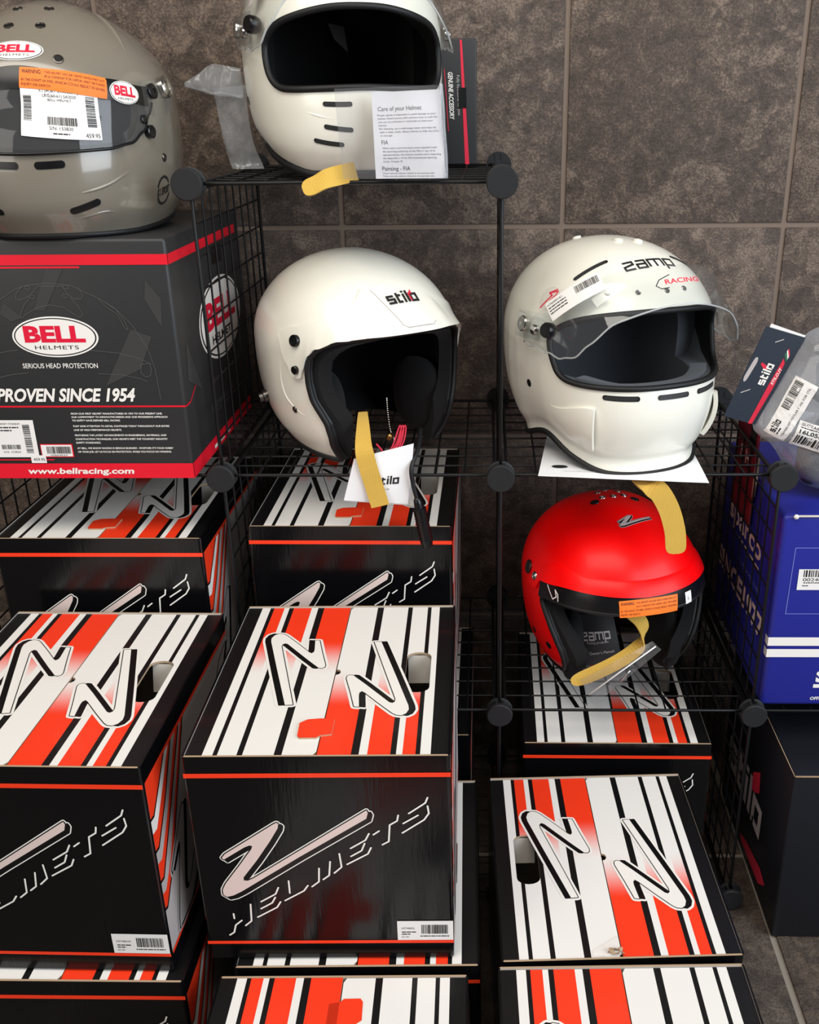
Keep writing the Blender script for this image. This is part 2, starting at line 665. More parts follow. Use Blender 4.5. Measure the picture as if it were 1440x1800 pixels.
floor = structure(mk('floor', [(-1.6, -2.6, -0.0035), (2.2, -2.6, -0.0035), (2.2, YW, -0.0035), (-1.6, YW, -0.0035)], [(0, 1, 2, 3)], 'grout_floor'), 'brown slate tiled floor with pale grout')
ft = rock_tile(T - 0.010, T - 0.010, 0.012, 2)
first = None
for k in range(-6, 4):
    for j in range(-6, 2):
        if first is None:
            o = ft.build('tile', 'slate_floor', floor, True, 30)
            first = o.data
        else:
            o = bpy.data.objects.new('tile', first)
            COL.objects.link(o)
            o.parent = floor
        y = 0.125 + (j + 0.5) * T
        if y > YW - 0.1:
            continue
        o.location = (0.7947 + (k + 0.5) * T, y, 0)

# ------------------------------------------------------------------ wire cube shelf
P = 0.37
shelf = thing('wire_cube_shelf', 'black wire grid cube shelf with round connectors standing against the tiled wall', 'shelf', (0, 0, 0))
YF, YB = 0.008, 0.372      # node planes, front and back
def node(i, k, b):
    return Vector((i * P, YB if b else YF, k * P))
def panel(a, b, c, d):
    """welded wire square between four nodes, inset for the connectors"""
    mb = MB()
    cen = (a + b + c + d) / 4
    q = [cen + (p - cen) * 0.955 for p in (a, b, c, d)]
    def at(u, v):
        return q[0] * (1 - u) * (1 - v) + q[1] * u * (1 - v) + q[2] * u * v + q[3] * (1 - u) * v
    n = 9
    nr = (q[1] - q[0]).cross(q[3] - q[0]).normalized() * 0.0026
    fr = []
    cr = 0.03
    for (u, v) in ((0, cr), (0.01, 0.01), (cr, 0), (1 - cr, 0), (0.99, 0.01), (1, cr), (1, 1 - cr), (0.99, 0.99), (1 - cr, 1), (cr, 1), (0.01, 0.99), (0, 1 - cr)):
        fr.append(at(u, v))
    mb.tube(fr, 0.0024, 6, closed=True)
    for i in range(1, n):
        t = i / n
        mb.tube([at(t, 0) + nr * 0.4, at(t, 1) + nr * 0.4], 0.0014, 5, caps=False)
        mb.tube([at(0, t) - nr * 0.4, at(1, t) - nr * 0.4], 0.0014, 5, caps=False)
    return mb.build('grid_panel', 'wire_black', shelf, True)
def hpanel(i, k):
    panel(node(i, k, 0), node(i + 1, k, 0), node(i + 1, k, 1), node(i, k, 1))
def vpanel(i, k):
    panel(node(i, k, 0), node(i, k, 1), node(i, k + 1, 1), node(i, k + 1, 0))
for i, k in ((0, 3), (-1, 2), (0, 2), (1, 2), (-1, 1), (0, 1), (1, 1), (2, 1), (0, 0.06), (1, 0.06)):
    hpanel(i, k)
for i, k in ((-1, 1), (0, 2), (0, 1), (0, 0), (1, 2), (1, 1), (1, 0), (2, 1), (2, 0), (3, 1)):
    vpanel(i, k)
def connector_mesh():
    mb = MB()
    # two discs on a ribbed cross hub; the axis runs along y (front disc at -y)
    mb.lathe([(0.0175, 0.0), (0.0187, 0.0012), (0.0190, 0.0035), (0.0190, 0.0055), (0.0, 0.0055)], (0, -0.0085, 0), (0, 1, 0), 28)
    mb.lathe([(0.0, 0.0), (0.0175, 0.0), (0.0190, 0.001), (0.0190, 0.003), (0.0, 0.003)], (0, 0.0085, 0), (0, 1, 0), 28)
    for sx, sz in ((1, 0), (-1, 0), (0, 1), (0, -1)):
        for s in (-1, 1):
            c = Vector((sx * 0.011 + abs(sz) * s * 0.0048, 0.0035, sz * 0.011 + abs(sx) * s * 0.0048))
            e = Vector((0.0055 if sx else 0.0014, 0.009, 0.0055 if sz else 0.0014))
            mb.box(c - e, c + e)
    mb.box((-0.006, -0.006, -0.006), (0.006, 0.012, 0.006))
    return mb
con = None
for (i, k) in ((0, 3), (1, 3), (-1, 2), (0, 2), (1, 2), (2, 2), (3, 2), (-1, 1), (0, 1), (1, 1), (2, 1), (3, 1), (0, 0.06), (1, 0.06), (2, 0.06)):
    for b in (0, 1):
        if con is None:
            o = connector_mesh().build('connector', 'connector_black', shelf, True, 40)
            con = o.data
        else:
            o = bpy.data.objects.new('connector', con)
            COL.objects.link(o)
            o.parent = shelf
        o.location = node(i, k, b)
        if b:
            o.rotation_euler = (0, 0, PI)

# ------------------------------------------------------------------ striped helmet cartons
CW, CD, CH = 0.282, 0.326, 0.282

def flap_material():
    m = bpy.data.materials.new('flap_print')
    m.use_nodes = True
    nt = m.node_tree
    b = nt.nodes['Principled BSDF']
    setin(b, 'Roughness', 0.38)
    setin(b, 'Coat Weight', 0.1)
    tc = nt.nodes.new('ShaderNodeTexCoord')
    sp = nt.nodes.new('ShaderNodeSeparateXYZ')
    nt.links.new(tc.outputs['Object'], sp.inputs[0])
    u = nt.nodes.new('ShaderNodeMath')
    u.operation = 'DIVIDE'
    u.inputs[1].default_value = CW / 2
    nt.links.new(sp.outputs[0], u.inputs[0])
    K, W, R = rgb(13, 13, 14), rgb(238, 235, 230), rgb(250, 60, 28)
    stops = [(0, R), (160, K), (197, W), (235, R), (342, K), (370, W), (400, R), (460, K), (482, W), (531, K)]
    def ramp(sub):
        cr = nt.nodes.new('ShaderNodeValToRGB')
        cr.color_ramp.interpolation = 'CONSTANT'
        e = cr.color_ramp.elements
        e[0].position = 0.0
        e[0].color = sub(stops[0][1])
        e[1].position = stops[1][0] / 625
        e[1].color = sub(stops[1][1])
        for p, c in stops[2:]:
            k = e.new(p / 625)
            k.color = sub(c)
        nt.links.new(u.outputs[0], cr.inputs[0])
        return cr
    ra = ramp(lambda c: c)
    rb = ramp(lambda c: W if c == R else c)
    mr = nt.nodes.new('ShaderNodeMapRange')
    mr.interpolation_type = 'SMOOTHSTEP'
    mr.inputs['From Min'].default_value = 0.02 * CD
    mr.inputs['From Max'].default_value = -0.22 * CD
    nt.links.new(sp.outputs[1], mr.inputs['Value'])
    mx = nt.nodes.new('ShaderNodeMix')
    mx.data_type = 'RGBA'
    nt.links.new(mr.outputs[0], mx.inputs['Factor'])
    nt.links.new(rb.outputs[0], mx.inputs['A'])
    nt.links.new(ra.outputs[0], mx.inputs['B'])
    # Mix node has several A/B sockets: link the colour ones explicitly
    for l in list(nt.links):
        if l.to_node == mx and l.to_socket.type != 'RGBA' and l.to_socket.name in 'AB':
            nt.links.remove(l)
    ca = [s for s in mx.inputs if s.type == 'RGBA']
    nt.links.new(rb.outputs[0], ca[0])
    nt.links.new(ra.outputs[0], ca[1])
    co = [s for s in mx.outputs if s.type == 'RGBA'][0]
    nt.links.new(co, b.inputs['Base Color'])
    MATS['flap_print'] = m
flap_material()

def capsule(cx, cy, w, l, n=8):
    r = w / 2
    pts = []
    for k in range(n + 1):
        a = PI * k / n
        pts.append((cx + r * math.cos(a), cy + l / 2 - r * 0.7 + r * 0.7 * math.sin(a)))
    for k in range(n + 1):
        a = PI + PI * k / n
        pts.append((cx + r * math.cos(a), cy - l / 2 + r * 0.7 + r * 0.7 * math.sin(a)))
    return pts

def plate(name, outer, holes, z0, z1, mats, parent, rim=1):
    loops = [[Vector((p[0], p[1], 0)) for p in l] for l in [outer] + list(holes)]
    flat = [p for l in loops for p in l]
    tri = tessellate_polygon(loops)
    n = len(flat)
    v = [(p.x, p.y, z1) for p in flat] + [(p.x, p.y, z0) for p in flat]
    f, mi = [], []
    for a, b, c in tri:
        ar = (flat[b].x - flat[a].x) * (flat[c].y - flat[a].y) - (flat[b].y - flat[a].y) * (flat[c].x - flat[a].x)
        if ar < 0:
            b, c = c, b
        f.append((a, b, c))
        mi.append(0)
        f.append((c + n, b + n, a + n))
        mi.append(rim)
    k = 0
    for l in loops:
        m = len(l)
        for i in range(m):
            j = (i + 1) % m
            f.append((k + i, k + j, k + j + n, k + i + n))
            mi.append(rim)
        k += m
    return mk(name, v, f, mats, parent, mi)

# the flap logo, traced on the flat flap (seam at x = 0)
_hf = homography([(497, 72), (940, 68), (705, 1025), (1257, 1015)],
                 [(0, CD / 2), (0.848 * CW / 2, CD / 2), (0, -CD / 2), (0.848 * CW / 2, -CD / 2)])
Z_FLAP_PX = [(706, 305), (740, 303), (900, 522), (1032, 705), (1044, 730), (1040, 754), (1022, 767), (995, 764), (970, 752),
             (880, 692), (785, 626), (768, 618), (760, 628), (764, 645), (793, 716), (768, 714), (715, 625), (660, 538), (658, 524), (668, 517), (686, 519),
             (770, 575), (930, 686), (948, 691), (957, 682), (952, 664), (900, 588), (800, 442)]
Z_FLAP = [_hf(x, y) for x, y in Z_FLAP_PX]

# the front panel art, traced on the flat panel
_hb = homography([(40, 97), (1310, 75), (185, 1045), (1325, 1035)], [(-CW / 2, CH), (CW / 2, CH), (-CW / 2, 0), (CW / 2, 0)])
Z_FRONT = [_hb(x, y) for x, y in [(236, 570), (250, 552), (478, 407), (491, 401), (499, 408), (496, 428), (460, 490), (400, 580), (338, 662), (340, 676), (358, 677),
           (385, 665), (912, 338), (919, 350), (912, 378), (600, 562), (330, 728), (292, 747), (262, 754), (245, 744), (242, 720), (256, 690),
           (320, 604), (374, 527), (378, 513), (364, 510), (340, 520), (246, 578)]]
HELM = [[(292, 835), (296, 857)], [(276, 935), (296, 922), (303, 888), (331, 866)], [(371, 790), (376, 868), (349, 890)],
        [(420, 777), (488, 740), (500, 710)], [(420, 810), (472, 782), (486, 756)], [(405, 850), (495, 803), (511, 777)],
        [(548, 678), (554, 735)], [(532, 771), (620, 724), (638, 699)],
        [(690, 617), (690, 680), (658, 704)], [(742, 585), (738, 650), (710, 670)], [(785, 547), (796, 610), (762, 639)],
        [(838, 521), (908, 481), (924, 450)], [(840, 559), (890, 531), (904, 497)], [(822, 597), (920, 546), (934, 517)],
        [(945, 455), (972, 437)], [(988, 502), (1018, 486), (1022, 408), (1057, 388), (1062, 361)],
        [(1112, 352), (1190, 301), (1201, 275)], [(1086, 400), (1156, 360)], [(1082, 445), (1185, 381), (1207, 350), (1201, 316)]]

# the right side art
def _ac(x, y):
    return (240 + x / 2.7273, 1060 + y / 2.7273)
_hs = homography([(245.9, 1353.2), (393.7, 1081.1), (306.5, 1708.8), (429.8, 1381.1)], [(0, CH), (CD, CH), (0, 0), (CD, 0)])
def side_pt(x, y):
    u, v = _hs(*_ac(x, y))
    return (min(max(u, 0.0), CD), min(max(v, 0.0), CH))

def carton_print_front(t, code, seed):
    p = Print(['print_red', 'print_pinkwhite', 'print_black', 'label_white', 'ink', 'print_white'])
    p.rect(-CW / 2, CH * 0.905, CW / 2, CH * 0.925, 'print_red')
    p.rect(-CW / 2, CH * 0.078, CW / 2, CH * 0.094, 'print_red')
    sc = CW / 1270
    p.shadow_poly(Z_FRONT, (0.0040, -0.0031), 0.0013, 0.0013, 'print_white', 'print_black', 'print_pinkwhite', 2)
    for s in HELM:
        p.stroke([_hb(x, y) for x, y in s], 0.0019, 'print_white', 2)
    if code:
        x0, x1, y0, y1 = CW / 2 - 0.064, CW / 2 - 0.0005, CH * 0.096, CH * 0.096 + 0.0285
        p.rect(x0, y0, x1, y1, 'label_white', 3)
        p.text(code, x0 + 0.005, y0 + 0.0165, 0.0026, 'ink', 4)
        p.lines(x0 + 0.005, y0 + 0.0115, 0.016, 2, 0.0032, 0.0014, 'ink', 4, seed)
        p.text('RZ-18H', x0 + 0.005, y0 + 0.004, 0.0018, 'ink', 4)
        p.bars(x0 + 0.0275, y0 + 0.0095, 0.030, 0.0135, 'ink', 4, seed)
        p.lines(x0 + 0.026, y0 + 0.0055, 0.033, 1, 0.003, 0.0013, 'ink', 4, seed + 3, 1.0)
    return p

def carton_print_side():
    p = Print(['print_red', 'print_grey', 'print_black', 'print_white'])
    # black lid band and foot stay bare; the pale field in between
    p.rect(0, CH * 0.085, CD * 0.985, CH * 0.918, 'print_grey', 1)
    lines = [[(62, 1062), (76, 1040), (100, 880), (126, 728)],
             [(88, 1212), (101, 1190), (130, 960), (160, 690)],
             [(112, 1357), (125, 1335), (152, 1050), (196, 605)],
             [(130, 1497), (143, 1475), (166, 1290), (215, 560)]]
    inner = [None, [(72, 1132), (92, 1100), (118, 900), (148, 690)], [(95, 1278), (116, 1245), (144, 1010), (182, 640)], [(118, 1423), (136, 1395), (158, 1240), (206, 575)]]
    L = [[side_pt(*q) for q in l] for l in lines]
    I = [None] + [[side_pt(*q) for q in l] for l in inner[1:]]
    for l in L + I[1:]:
        l[0] = (0.0, l[0][1])
        l[-1] = (l[-1][0], CH * 0.915)
    p.poly([(0, CH * 0.915)] + L[0] , 'print_red', 2)
    for k in range(1, 4):
        p.poly(I[k] + L[k][::-1], 'print_red', 2)
        p.poly(L[k - 1] + I[k][::-1], 'print_white' if k == 1 else 'print_grey', 2)
    for l in L:
        p.stroke(l, 0.0032, 'print_black', 3)
    p.rect(0, CH * 0.905, CD * 0.985, CH * 0.922, 'print_red', 3)
    p.rect(0, CH * 0.078, CD * 0.985, CH * 0.094, 'print_red', 3)
    hz = homography([(770, 715), (662, 522), (1025, 768), (722, 303)], [side_pt(160, 1300), side_pt(207, 985), side_pt(215, 1640), (CD * 0.93, CH * 0.86)])
    body = [(min(max(u_, 0.01), CD * 0.955), min(max(v_, CH * 0.112), CH * 0.88)) for u_, v_ in [hz(x, y) for x, y in Z_FLAP_PX]]
    p.shadow_poly(body, (0.008, -0.002), 0.0018, 0.0035, 'print_grey', 'print_black', 'print_grey', 4)
    return p

_front_cache = {}
def carton(x, y, yaw, z, label, hole=1, tab=None, code=None, seed=1, dz=0.0, front=True, side=True):
    """x,y: middle of the front bottom edge; hole: +1 right flap, -1 left flap"""
    t = thing('helmet_carton', label, 'box', (x - math.sin(yaw) * CD / 2, y + math.cos(yaw) * CD / 2, z), yaw, 'striped helmet cartons')
    th = 0.0026
    X, Y = CW / 2, CD / 2
    mb = MB()
    # outer walls, rounded vertical corners
    r = 0.004
    def ring(X, Y, r):
        pts = []
        for sx, sy, a0 in ((1, -1, -PI / 2), (1, 1, 0), (-1, 1, PI / 2), (-1, -1, PI)):
            for k in range(4):
                a = a0 + (PI / 2) * k / 3
                pts.append((sx * (X - r) + r * math.cos(a), sy * (Y - r) + r * math.sin(a)))
        return pts
    ro, ri = ring(X, Y, r), ring(X - th, Y - th, r * 0.4)
    n = len(ro)
    v = [(p[0], p[1], 0) for p in ro] + [(p[0], p[1], CH) for p in ro] + [(p[0], p[1], CH) for p in ri] + [(p[0], p[1], 0.003) for p in ri]
    f = [(i, (i + 1) % n, n + (i + 1) % n, n + i) for i in range(n)]
    mb.add(v, f, 0)
    for i in range(n):
        j = (i + 1) % n
        side_edge = abs(ro[i][0] + ro[j][0]) / 2 > X - r * 0.6
        mb.add(v, [(n + i, n + j, 2 * n + j, 2 * n + i)], 0 if side_edge else 1)
    mb.add(v, [(2 * n + i, 2 * n + (i + 1) % n, 3 * n + (i + 1) % n, 3 * n + i) for i in range(n)], 2)
    mb.add(v, [tuple(range(n))[::-1]], 0)
    mb.add(v, [tuple(3 * n + i for i in range(n))], 2)
    body = mb.build('body', ['box_black', 'kraft', 'box_inside'], t)
    if front:
        p = carton_print_front(t, code, seed)
        p.build('front_print', body, plane_map((0, -Y, 0), (1, 0, 0), (0, 0, 1)))
    if side:
        p = carton_print_side()
        p.build('side_print', body, plane_map((X, -Y + 0.004, 0), (0, 0.985, 0), (0, 0, 1)))
    # flaps
    X1, Y1 = X - th - 0.0002, Y - th - 0.001
    for s in (1, -1):
        holes = []
        if hole == s:
            holes.append(capsule(0.70 * X, 0.0, 0.030, 0.088))
        nr = 0.0055
        outer = [(0.0006, -Y1), (X1, -Y1), (X1, Y1), (0.004, Y1), (0.0006, Y1 - 0.006)]
        if s > 0:
            outer += [(0.0006 + nr * math.sin(PI * k / 6), nr * 1.1 * math.cos(PI * k / 6)) for k in range(7)]
        fl = plate('flap', outer, holes, CH - 0.0042, CH - 0.0012, ['flap_print', 'kraft'], t)
        if s < 0:
            fl.rotation_euler = (0, 0, PI)
        if dz:
            fl.location = (0, 0, dz * (0.5 if s > 0 else 1))
        p = Print(['print_white', 'print_black'])
        p.shadow_poly(Z_FLAP, (0.0066, 0.0), 0.0011, 0.0030, 'print_white', 'print_black', 'print_white', 1)
        p.build('logo_print', fl, plane_map((0, 0, CH - 0.0012), (1, 0, 0), (0, 1, 0)), lift=0.0002, base=0.0001)
    # folded-in tongue of the hand hole
    G = []
    for i in range(7):
        q = i / 6
        yy = 0.043 - 0.010 * q
        zz = CH - 0.005 - 0.034 * q
        G.append([(hole * 0.70 * X - 0.0145 + 0.029 * k / 4, yy, zz) for k in range(5)])
    mb = MB()
    mb.grid(G)
    mb.build('hand_tongue', 'box_inside', t, True)
    if tab:
        pts = [(0.012, -0.385 * CD), (0.012, -0.30 * CD), (-0.004, -0.297 * CD), (-0.018, -0.302 * CD), (-0.026, -0.322 * CD), (-0.025, -0.392 * CD), (-0.022, -0.405 * CD), (-0.004, -0.404 * CD), (0.0, -0.392 * CD)]
        tb = plate('lock_tab', pts, [], CH - 0.0011, CH + 0.0008, ['print_red', 'kraft'], t)
        if tab == 'rear':
            tb.rotation_euler = (0, 0, PI)
    return t

S1 = P + 0.0075
carton(0.1728, -0.3519, 0.0154, CH + 0.0022, 'striped carton on top of the middle stack, large slanted logo across its black front', 1, 'front', 'H774003L', 5)
carton(0.2025, -0.3630, 0.020, 0.0, 'striped carton mostly hidden beneath the middle front carton', 1, None, None, 6)
carton(0.1955, -0.7010, 0.018, 0.0, 'striped carton at the bottom edge, middle column, red tab poking over its white flap', 1, 'rear', None, 7, dz=0.002)
carton(0.1624, 0.0294, -0.006, S1, 'striped carton on the shelf under the open-face white helmet', 1, 'front', None, 8)
carton(0.1850, 0.0330, 0.0, 0.030, 'dark carton deep in the bottom middle shelf bay behind the stack', 1, None, None, 9, front=False)
carton(-0.1459, -0.3708, -0.0116, CH + 0.0022, 'striped carton at the left edge on top of a stack, label code ending 1M', 1, None, 'H774001M', 11)
carton(-0.1320, -0.3860, 0.0, 0.0, 'striped carton at the bottom left, holding up the left stack', 1, None, None, 12)
carton(-0.1729, -0.0106, 0.0, S1, 'striped carton on the shelf right under the charcoal and red box', 1, 'front', None, 13)
carton(0.5091, -0.3486, 0.0446, 0.0, 'striped carton on the floor with a torn white flap corner, handle hole at left', -1, None, None, 14)
carton(0.5136, -0.6836, 0.027, 0.0, 'striped carton at the bottom edge in front of the torn carton', -1, None, None, 15)
carton(0.5467, 0.0141, -0.0053, 0.030, 'striped carton in the bottom shelf bay below the red helmet', 1, None, None, 16)

def torn_corner():
    """torn kraft corner of the flap of the right-hand carton"""
    c = [o for o in COL.objects if o.get('label', '').startswith('striped carton on the floor with a torn')][0]
    mb = MB()
    rnd = random.Random(3)
    P_ = []
    for i in range(7):
        row = []
        for j in range(7):
            u, v = i / 6, j / 6
            row.append((-0.034 + 0.033 * u, -CD / 2 + 0.004 + 0.030 * v * (0.3 + 0.7 * u), CH - 0.0008 + 0.004 * (1 - v) * u * rnd.uniform(0.3, 1.0)))
        P_.append(row)
    mb.grid(P_)
    mb.build('torn_edge', ['print_white'], c, True)
    mb = MB()
    pts = [(-0.016 + 0.016 * rnd.random(), -CD / 2 + 0.004 + 0.007 * rnd.random(), CH + 0.0028 + rnd.random() * 0.002) for _ in range(14)]
    for q in pts:
        a = rnd.uniform(0, 6)
        d = Vector((math.cos(a) * 0.004, math.sin(a) * 0.0025, 0))
        e = Vector((-math.sin(a) * 0.002, math.cos(a) * 0.002, 0.001))
        Q = Vector(q)
        mb.add([Q - d, Q - e, Q + d, Q + e], [(0, 1, 2, 3)], 0)
    mb.build('torn_fibres', ['kraft'], c)
torn_corner()

# ------------------------------------------------------------------ charcoal and red helmet box
def rounded_box(name, lo, hi, r, m, parent, seg=3):
    mb = MB()
    mb.bevel_box(lo, hi, r, 0, seg)
    return mb.build(name, m, parent, True, 35)

def oval_logo(p, cx, cy, rx, ry, l=2, rings=1):
    p.ellipse(cx, cy, rx, ry, 'print_white', l, rings=rings)
    p.ellipse(cx, cy, rx * 0.955, ry * 0.925, 'print_black', l + 1, rings=rings)
    p.ellipse(cx, cy, rx * 0.925, ry * 0.875, 'print_white', l + 2, rings=rings)
    w = rx * 1.42
    p.text('BELL', cx - w / 2 - rx * 0.01, cy - ry * 0.22, ry * 0.76, 'bell_red', l + 3, w=w, bold=0.045)
    p.text('HELMETS', cx, cy - ry * 0.60, ry * 0.19, 'print_black', l + 3, w=rx * 1.02, bold=0.0, align='c', spacing=1.1)

bx0, bx1, by0, by1, bz0, bz1 = -0.328, -0.028, -0.0151, 0.325, 0.7475, 1.0515
bell_box = thing('racing_helmet_box', 'large charcoal box with red bands and an oval red and white logo', 'box', ((bx0 + bx1) / 2, (by0 + by1) / 2, bz0))
cx, cy = (bx0 + bx1) / 2, (by0 + by1) / 2
bb = rounded_box('body', (bx0 - cx, by0 - cy, 0), (bx1 - cx, by1 - cy, bz1 - bz0), 0.005, 'bell_box', bell_box)
hbell = homography([(-174.8, 1450.5), (1028.8, 1449.1), (868.9, 176.9), (-457.4, 184.6)],
                   [(0, 0), (bx1 - bx0, 0), (bx1 - bx0, bz1 - bz0), (0, bz1 - bz0)])
BM = ['bell_box_red', 'bell_red', 'print_white', 'print_black', 'bell_tri', 'bell_line', 'label_white', 'ink']
p = Print(BM)
BW, BH = bx1 - bx0, bz1 - bz0
yA, yB = hbell(850, 318)[1], hbell(850, 262)[1]
p.rect(0.0, yA, BW, yB, 'bell_box_red')
y = hbell(200, 338)[1]
p.rect(0.0, y, hbell(420, 338)[0], y + 0.0022, 'bell_box_red')
yC = hbell(1010, 1368)[1]
p.rect(0.0, 0.001, BW, yC, 'bell_box_red')
y = hbell(600, 1072)[1]
p.rect(0.0, y, BW, y + 0.0022, 'bell_box_red')
y = hbell(300, 1352)[1]
p.rect(0.0, y, hbell(290, 1352)[0], y + 0.0015, 'bell_box_red')
for tri in ([(690, 660), (560, 960), (745, 870), (800, 700)], [(765, 400), (850, 500), (855, 650), (762, 500)], [(20, 520), (120, 600), (60, 620), (0, 580)], [(240, 340), (180, 560), (240, 560), (330, 345)]):
    p.poly([hbell(*q) for q in tri], 'bell_tri', 1)
for ln in ([(0, 505), (80, 450), (130, 430), (250, 415), (380, 430), (440, 460), (520, 495), (620, 560), (700, 640), (780, 760), (820, 870), (850, 1030)],
           [(120, 432), (88, 470), (85, 500), (100, 505), (150, 490), (180, 460), (200, 432), (330, 432), (355, 470), (390, 500), (430, 500), (438, 480), (415, 440)],
           [(165, 490), (130, 530), (108, 590), (118, 600), (140, 580), (200, 545), (265, 530), (340, 545), (400, 585), (425, 598), (440, 580), (410, 530), (370, 490)],
           [(520, 500), (560, 540), (620, 580), (665, 660), (678, 660), (660, 620), (610, 550), (530, 500)],
           [(470, 770), (620, 785), (740, 815), (800, 845)], [(0, 785), (50, 775), (95, 770)], [(0, 915), (60, 900), (150, 890)], [(520, 895), (640, 900), (740, 920), (780, 935)],
           [(745, 845), (790, 840), (800, 870), (795, 905), (770, 912), (745, 890), (745, 845)]):
    p.stroke([hbell(*q) for q in ln], 0.0007, 'bell_line', 2)
for c in ((148, 440), (350, 436), (172, 487), (345, 484)):
    q = hbell(*c)
    p.stroke([(q[0] + 0.0035 * math.cos(a * PI / 6), q[1] + 0.002 * math.sin(a * PI / 6)) for a in range(12)], 0.0006, 'bell_line', 2, True)
q = hbell(294, 700)
ex = (hbell(520, 700)[0] - hbell(66, 700)[0]) / 2
ey = (hbell(294, 592)[1] - hbell(294, 808)[1]) / 2
oval_logo(p, q[0], q[1], ex, ey)
a, b = hbell(125, 865), hbell(520, 865)
p.text('SERIOUS HEAD PROTECTION', a[0], a[1], 0.0062, 'print_white', 3, w=b[0] - a[0], bold=0.008)
a, b = hbell(-250, 1038), hbell(722, 1038)
p.text('PROVEN SINCE 1954', b[0], b[1], 0.0165, 'print_white', 3, w=(b[0] - hbell(-12, 1038)[0]), bold=0.035, shear=0.30, align='r')
rows = [(376, 1110, 858, 'FROM OUR FIRST HELMET MANUFACTURED IN 1954 TO OUR PRESENT LINE,'), (380, 1128, 886, 'OUR COMMITMENT TO INNOVATIVE DESIGN AND OUR PROGRESSIVE APPROACH'), (384, 1146, 638, 'TO SAFETY HAVE DEFINED BELL RACING.'),
        (388, 1176, 896, 'THAT SAME ATTENTION TO DETAIL CONTINUES TODAY THROUGHOUT OUR ENTIRE'), (393, 1196, 645, 'LINE OF HIGH PERFORMANCE HELMETS.'),
        (398, 1224, 880, 'FEATURING THE LATEST ADVANCEMENTS IN ENGINEERING, MATERIALS, AND'), (402, 1244, 888, 'CONSTRUCTION TECHNIQUES, OUR HELMETS MEET THE TOUGHEST INDUSTRY'), (405, 1263, 535, 'SAFETY STANDARDS.'),
        (411, 1292, 918, "AT BELL, WE KNOW RACING IS SERIOUS BUSINESS - WHETHER IT'S YOUR HOBBY"), (415, 1311, 908, 'OR YOUR JOB. LET US FOCUS ON PROTECTION, WHILE YOU FOCUS ON WINNING.')]
for x0, yy, x1, s in rows:
    a, b = hbell(x0, yy), hbell(x1, yy)
    p.text(s, a[0], a[1], 0.0024, 'print_white', 3, w=b[0] - a[0], bold=0.02, shear=0.1)
a, b = hbell(155, 1422), hbell(712, 1422)
p.text('www.bellracing.com', a[0], a[1], 0.0078, 'print_white', 3, w=b[0] - a[0], bold=0.03, shear=0.12)
# price stickers
x0, y1_ = hbell(-60, 1140)
x1, y0_ = hbell(212, 1335)
p.rect(x0, y0_, x1, y1_, 'label_white', 3)
p.bars(x1 - 0.015, y0_ + 0.006, 0.009, 0.038, 'ink', 4, 3, True)
p.text('K1 SPORT TITANIUM', x1 - 0.048, y1_ - 0.006, 0.0024, 'ink', 4, w=0.03)
p.lines(x1 - 0.044, y1_ - 0.0105, 0.024, 2, 0.004, 0.0016, 'ink', 4, 8)
p.bars(x1 - 0.046, y0_ + 0.011, 0.024, 0.006, 'ink', 4, 9)
p.text('S/N: 153830', x1 - 0.045, y0_ + 0.006, 0.0026, 'ink', 4, w=0.022)
x0, y1_ = hbell(212, 1266)
x1, y0_ = hbell(395, 1335)
p.rect(x0, y0_, x1, y1_, 'bell_box_red', 2)
p.rect(x0 + 0.001, y0_ + 0.0012, x1 - 0.0015, y1_ - 0.0012, 'label_white', 3)
p.bars(x0 + 0.008, y0_ + 0.005, 0.031, 0.0095, 'ink', 4, 5)
p.text('1020452?'.replace('?', '7'), x0 + 0.012, y0_ + 0.0018, 0.0022, 'ink', 4, w=0.022)
x0, y1_ = hbell(165, 1325)
x1, y0_ = hbell(252, 1365)
p.rect(x0, y0_, x1, y1_, 'label_white', 5)
p.text('459.95', x0 + 0.003, y0_ + 0.003, 0.004, 'ink_soft' if False else 'ink', 6, w=0.015)
p.build('front_print', bb, plane_map((bx0 - cx, by0 - cy, 0), (1, 0, 0), (0, 0, 1)))

p = Print(BM)
SD = by1 - by0
p.rect(0, yA, SD * 0.94, yB, 'bell_box_red')
p.rect(0, 0.001, SD * 0.94, yC, 'bell_box_red')
y = hbell(600, 1072)[1]
p.rect(0, y, 0.02, y + 0.0022, 'bell_box_red')
p.poly([(0.02, y), (0.055, y + 0.017), (0.055, y + 0.0195), (0.02, y + 0.0022)], 'bell_box_red', 1)
p.poly([(0.03, 0.175), (0.075, 0.10), (0.02, 0.125)], 'bell_tri', 1)
hside = homography([(342.98, 842.97), (449.1, 707.9), (416.2, 367.6), (289.7, 418.9)], [(0, 0), (0.35, 0), (0.35, BH), (0, BH)])
oc = hside(388, 556)
orx = (hside(425, 556)[0] - hside(350, 556)[0]) / 2
ory = (hside(388, 482)[1] - hside(388, 632)[1]) / 2
p.ellipse(oc[0], oc[1], orx, ory, 'print_white', 2)
p.ellipse(oc[0], oc[1], orx * 0.955, ory * 0.94, 'print_black', 3)
p.ellipse(oc[0], oc[1], orx * 0.92, ory * 0.90, 'print_white', 4)
p.text('BELL', oc[0], oc[1] - ory * 0.12, ory * 0.62, 'bell_red', 5, w=orx * 1.4, bold=0.05, align='c')
p.text('HELMETS', oc[0], oc[1] - ory * 0.52, ory * 0.2, 'print_black', 5, w=orx * 1.02, bold=0.03, align='c')
a = hside(372, 726)
p.text('#myFirstBell', a[0], a[1], 0.013, 'bell_line', 3, w=0.15, shear=0.15)
a = hside(388, 790)
for k in range(3):
    p.rect(0.10 + k * 0.032, 0.006, 0.12 + k * 0.032, 0.011, 'print_white', 3)
hh = hside(378, 442)
